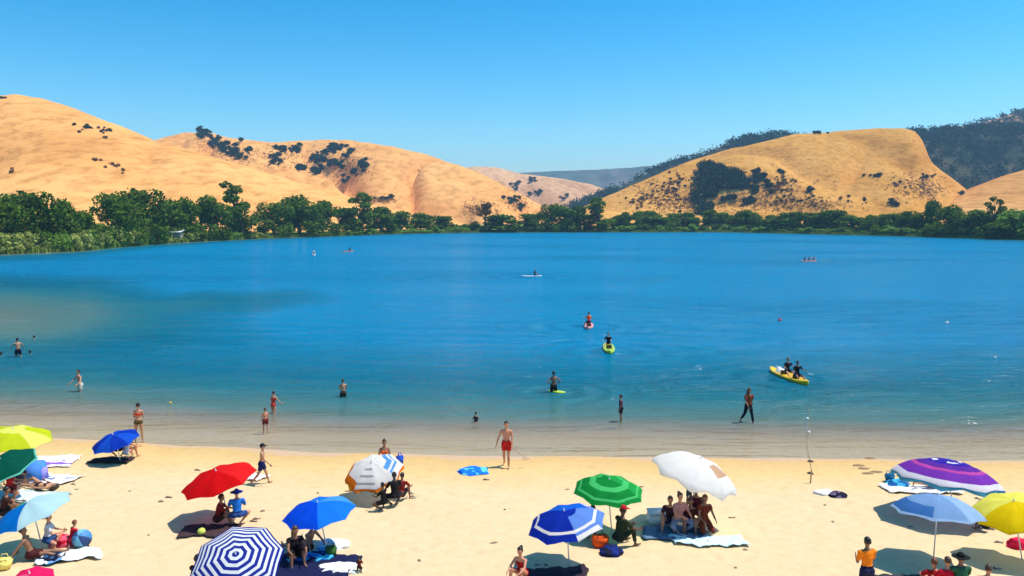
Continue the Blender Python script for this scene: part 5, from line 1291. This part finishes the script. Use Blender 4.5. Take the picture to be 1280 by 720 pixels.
bag(441, 613, 0.32, 0.22, 0.3, cl('amber', 235, 165, 50), 'amber bag at the west foot of the white and orange umbrella', 10)
bag(500, 580, 0.3, 0.2, 0.34, cl('bluebag', 40, 90, 200), 'blue bag behind the white and orange umbrella', 10)
for px, py in ((514, 617), (517, 622)): sandal(px, py, 50, mat('sole_grey', (0.2, 0.2, 0.18)), 'grey sandal to the east of the white and orange umbrella', 'pair of sandals by the white and orange umbrella')
# water edge man, blue mat
o, info, s = on_sand(633, 584, 170, 'carry', 1.82, 'sunburnt man in red walking out of the water with a net', skin='red', clothes=[('trunks', (200, 40, 30))], hairs=('short', 'black'))
hp = world_pt(o, info, s, info['hand'][0]); 
def net(hp):
    r = empty('landing_net', hp, 0, 'small net on a stick held by the sunburnt man', 'net')
    bm = bmesh.new(); tube(bm, [(-0.06, 0, 0.10), (0.55, 0.1, -0.45)], 0.012, 6); bm_obj('stick', bm, WOOD, r)
    bm = bmesh.new(); tube(bm, [(0.55 + 0.13 * math.cos(a), 0.1 + 0.13 * math.sin(a), -0.45) for a in [k * 0.5236 for k in range(13)]], 0.008, 5); bm_obj('hoop', bm, STEEL, r)
net(hp if True else None)
heap(592, 590, 0.5, 0.16, [cl('matblue', 15, 110, 225), cl('matlight', 90, 190, 245)], 'bright blue inflatable mat lying alone on the sand near the water', 'inflatable_mat', 'float', seed=41, sq=1.25)
sandal(608, 600, 80, mat('sole_brown', (0.15, 0.08, 0.05)), 'brown sandal beside the blue inflatable mat', None)
# green and blue umbrellas
on_sand(773, 684, -60, 'sit_knees', 1.9, 'person in dark olive with a red cap sitting under the green umbrella', skin='dark', clothes=[('shirt', (40, 50, 30)), ('pants', (35, 45, 30))], hat=('cap', (170, 25, 30)))
bag(750, 683, 0.5, 0.28, 0.34, cl('stripeorange', 235, 90, 30), 'orange and black striped bag beside the person in olive', 10, cl('black', 20, 20, 24))
heap(764, 691, 0.34, 0.2, [cl('navyb', 20, 40, 110), cl('navy', 18, 22, 45)], 'navy crumpled towel in front of the person in olive', seed=51)
on_sand(742, 676, 30, 'sit_cross', 1.45, 'person in a navy shirt sitting behind the orange bag', skin='brown', clothes=[('shirt', (20, 40, 110)), ('trunks', (20, 30, 60))])
on_sand(653, 727, 150, 'sit_knees', 1.55, 'woman in a red and black top sitting alone by the blue umbrella shade', skin='red', sex='f', clothes=[('swimsuit', (180, 30, 25))], hairs=('bun', 'black'))
towel(690, 722, 1.1, 1.9, 3, [cl('shadeplum', 50, 38, 46)], 'dark plum sheet colouring in the shade of the blue umbrella with the white ring', seed=52)  # umbrella shade painted as a dark sheet over the sand
# white umbrella group
o, info, s = on_sand(861, 632, 30, 'stand_hips', 0.95, 'small child in a teal shirt standing under the white umbrella', skin='dark', child=True, clothes=[('shirt', (35, 90, 90)), ('trunks', (30, 60, 65))])
cooler(826, 654, 0.8, 0.5, 0.42, mat('cooler_white', (0.8, 0.8, 0.8), rough=0.4), mat('cooler_lid', (0.75, 0.76, 0.78), rough=0.4), 'white cooler at the west end of the blue grey blanket', 5)
towel(842, 668, 1.1, 1.9, -6, [cl('bluegrey', 92, 118, 145), cl('bluegrey2', 70, 95, 125)], 'blue grey blanket under the group at the white umbrella', 'blanket', 'blanket', seed=61, stripe=lambda j, i: 1 if j % 5 == 0 else 0)
towel(885, 678, 0.75, 2.2, -4, [cl('palecyan', 195, 225, 235)], 'pale cyan towel stretched in front of the group', seed=62)
for px, py, rz_, ps, lab, sk, sx, clo, hr_ in (
 (838, 662, 160, 'sit_knees', 'westernmost of the seated group, in a dark top on the blue grey blanket', 'red', 'f', [('shirt', (60, 35, 40)), ('trunks', (60, 70, 100))], ('short', 'brown')),
 (848, 667, 200, 'sit_cross', 'seated person in patterned pale trousers in the front of the group', 'red', 'f', [('shirt', (190, 130, 120)), ('pants', (110, 125, 150))], ('bun', 'brown')),
 (862, 664, 170, 'sit_knees', 'seated person in brown in the middle of the group', 'brown', 'm', [('shirt', (80, 30, 25)), ('trunks', (60, 30, 30))], ('short', 'black')),
 (879, 667, 190, 'kneel', 'tallest seated woman, long haired in rust, at the east end of the group', 'brown', 'f', [('dress', (110, 45, 25))], ('long', 'brown')),
 (870, 658, 150, 'sit_cross', 'seated person in dark maroon behind the woman in rust', 'brown', 'f', [('dress', (85, 25, 30))], ('short', 'black'))):
    on_sand(px, py, rz_, ps, 1.75 if ps != 'kneel' else 1.7, lab, skin=sk, sex=sx, clothes=clo, hairs=hr_)
sandal(925, 676, 70, WOOD, 'tan sandal at the east end of the pale cyan towel', None)
# middle east bundle
heap(1031, 617, 0.28, 0.14, [cl('white', 226, 224, 218), cl('pinkish', 240, 225, 225)], 'white crumpled towel half of the lone bundle by the stake', seed=71, sq=1.3)
heap(1047, 620, 0.26, 0.16, [cl('navy', 18, 22, 45), cl('mauve', 120, 100, 130)], 'navy and mauve clothes half of the lone bundle by the stake', 'clothes_heap', 'clothes', seed=72, sq=1.2)
for i, (px, py) in enumerate(((1073, 582), (1080, 586), (1088, 573), (1096, 590), (1085, 592))):
    heap(px, py, 0.14, 0.03, [mat('weed_dry', (0.25, 0.14, 0.06))], 'brown clump of washed up weed near the water edge west of the purple umbrella', 'weed_clump', 'weed', seed=80 + i, sq=1.6, group='washed up weed clumps')
# purple umbrella
on_sand(1168, 612, -88, 'prone', 1.65, 'sunburnt person lying face down behind the ice blue umbrella', skin='red', clothes=[('trunks', (150, 50, 35))], hairs=('short', 'black'), dz=0.06)
towel(1150, 613, 0.9, 2.6, -3, [cl('white', 226, 224, 218)], 'white towel under the sunburnt person lying face down', seed=73)
heap(1122, 607, 0.32, 0.24, [cl('bluep', 20, 90, 160), cl('cyanp', 60, 150, 220)], 'bright blue crumpled towel at the head of the white towel', seed=74, sq=1.4)
bag(1112, 602, 0.34, 0.24, 0.3, cl('tealbag', 30, 110, 150), 'teal bag at the west end of the white towel', 20)
sandal(1223, 624, 40, mat('sole_brown', (0.15, 0.08, 0.05)), 'brown sandal below the purple banded umbrella', 'pair of sandals below the purple umbrella'); sandal(1228, 628, 60, mat('sole_brown', (0.15, 0.08, 0.05)), 'brown sandal below the purple banded umbrella', 'pair of sandals below the purple umbrella')
# orange shirt and the people by the east shade
on_sand(1082, 756, 12, 'stand_hold', 1.66, 'person in an orange shirt and navy shorts seen from behind', skin='brown', clothes=[('shirt', (245, 130, 20)), ('trunks', (30, 35, 70))], hairs=('short', 'black'))
on_sand(1168, 750, -10, 'sit_knees', 1.6, 'person in a red shirt sitting at the ice blue umbrella pole', skin='red', clothes=[('shirt', (170, 20, 25)), ('trunks', (90, 20, 30))], hairs=('short', 'auburn'))
on_sand(1184, 756, 10, 'sit_cross', 1.6, 'person in crimson beside the one in the red shirt', skin='red', clothes=[('shirt', (190, 15, 40)), ('trunks', (60, 20, 30))], hairs=('short', 'brown'))
on_sand(1200, 757, 0, 'sit_cross', 1.75, 'person in a dark green shirt and black hat east of the one in crimson', skin='brown', clothes=[('shirt', (40, 90, 65)), ('trunks', (20, 30, 30))], hat=('hat', (22, 22, 20)))
on_sand(1232, 760, -40, 'sit_knees', 1.65, 'sunburnt person with brown hair at the end of the seated row by the bottom edge', skin='red', clothes=[('trunks', (20, 50, 70))], hairs=('short', 'brown'))
towel(1215, 748, 1.0, 1.5, 2, [cl('deepteal', 20, 65, 90)], 'deep teal towel beside the person in green', seed=75)
towel(1140, 735, 1.4, 2.0, 2, [cl('charcoal', 62, 56, 58)], 'charcoal sheet added to darken the shade of the ice blue umbrella', seed=76)  # dark sheet added where the umbrella shade falls, to deepen it
on_sand(1232, 665, 30, 'sit_knees', 1.1, 'dark child crouching between the ice blue and the yellow umbrella', skin='dark', child=True, clothes=[('trunks', (20, 30, 30)), ('shirt', (30, 35, 28))])
on_sand(1243, 662, 30, 'kneel', 0.7, 'toddler with pale skin beside the dark crouching child', skin='light', child=True, clothes=[('briefs', (160, 130, 120))], hairs=('short', 'brown'))
heap(1274, 684, 0.28, 0.3, [cl('hotred', 225, 25, 80), cl('hotred2', 200, 20, 60)], 'hot red towel below the vivid yellow umbrella', seed=77, sq=1.2)
for i, (px, py, lb) in enumerate(((1249, 678, 'lone dark sandal below the vivid yellow umbrella'), (1245, 711, 'sandal nearest the east bottom corner, grey and flat'))): sandal(px, py, 80, mat('sole_grey', (0.2, 0.2, 0.18)), lb, None)
# little things on the sand
rb = random.Random(9)
for i in range(34):
    px = rb.uniform(80, 1270); py = rb.uniform(590, 716)
    o = heap(px, py, rb.uniform(0.03, 0.07), rb.uniform(0.015, 0.04), [mat('drift', (0.22, 0.15, 0.09))], 'tiny scrap of driftwood or weed on the open sand', 'drift_scrap', 'driftwood', seed=i * 3, sq=rb.uniform(1, 2.2), rz=rb.uniform(0, 180), group='scraps scattered on the open sand')
for o in list(sc.objects):
    if o.parent is None and o.type == 'EMPTY' and not o.children: bpy.data.objects.remove(o)
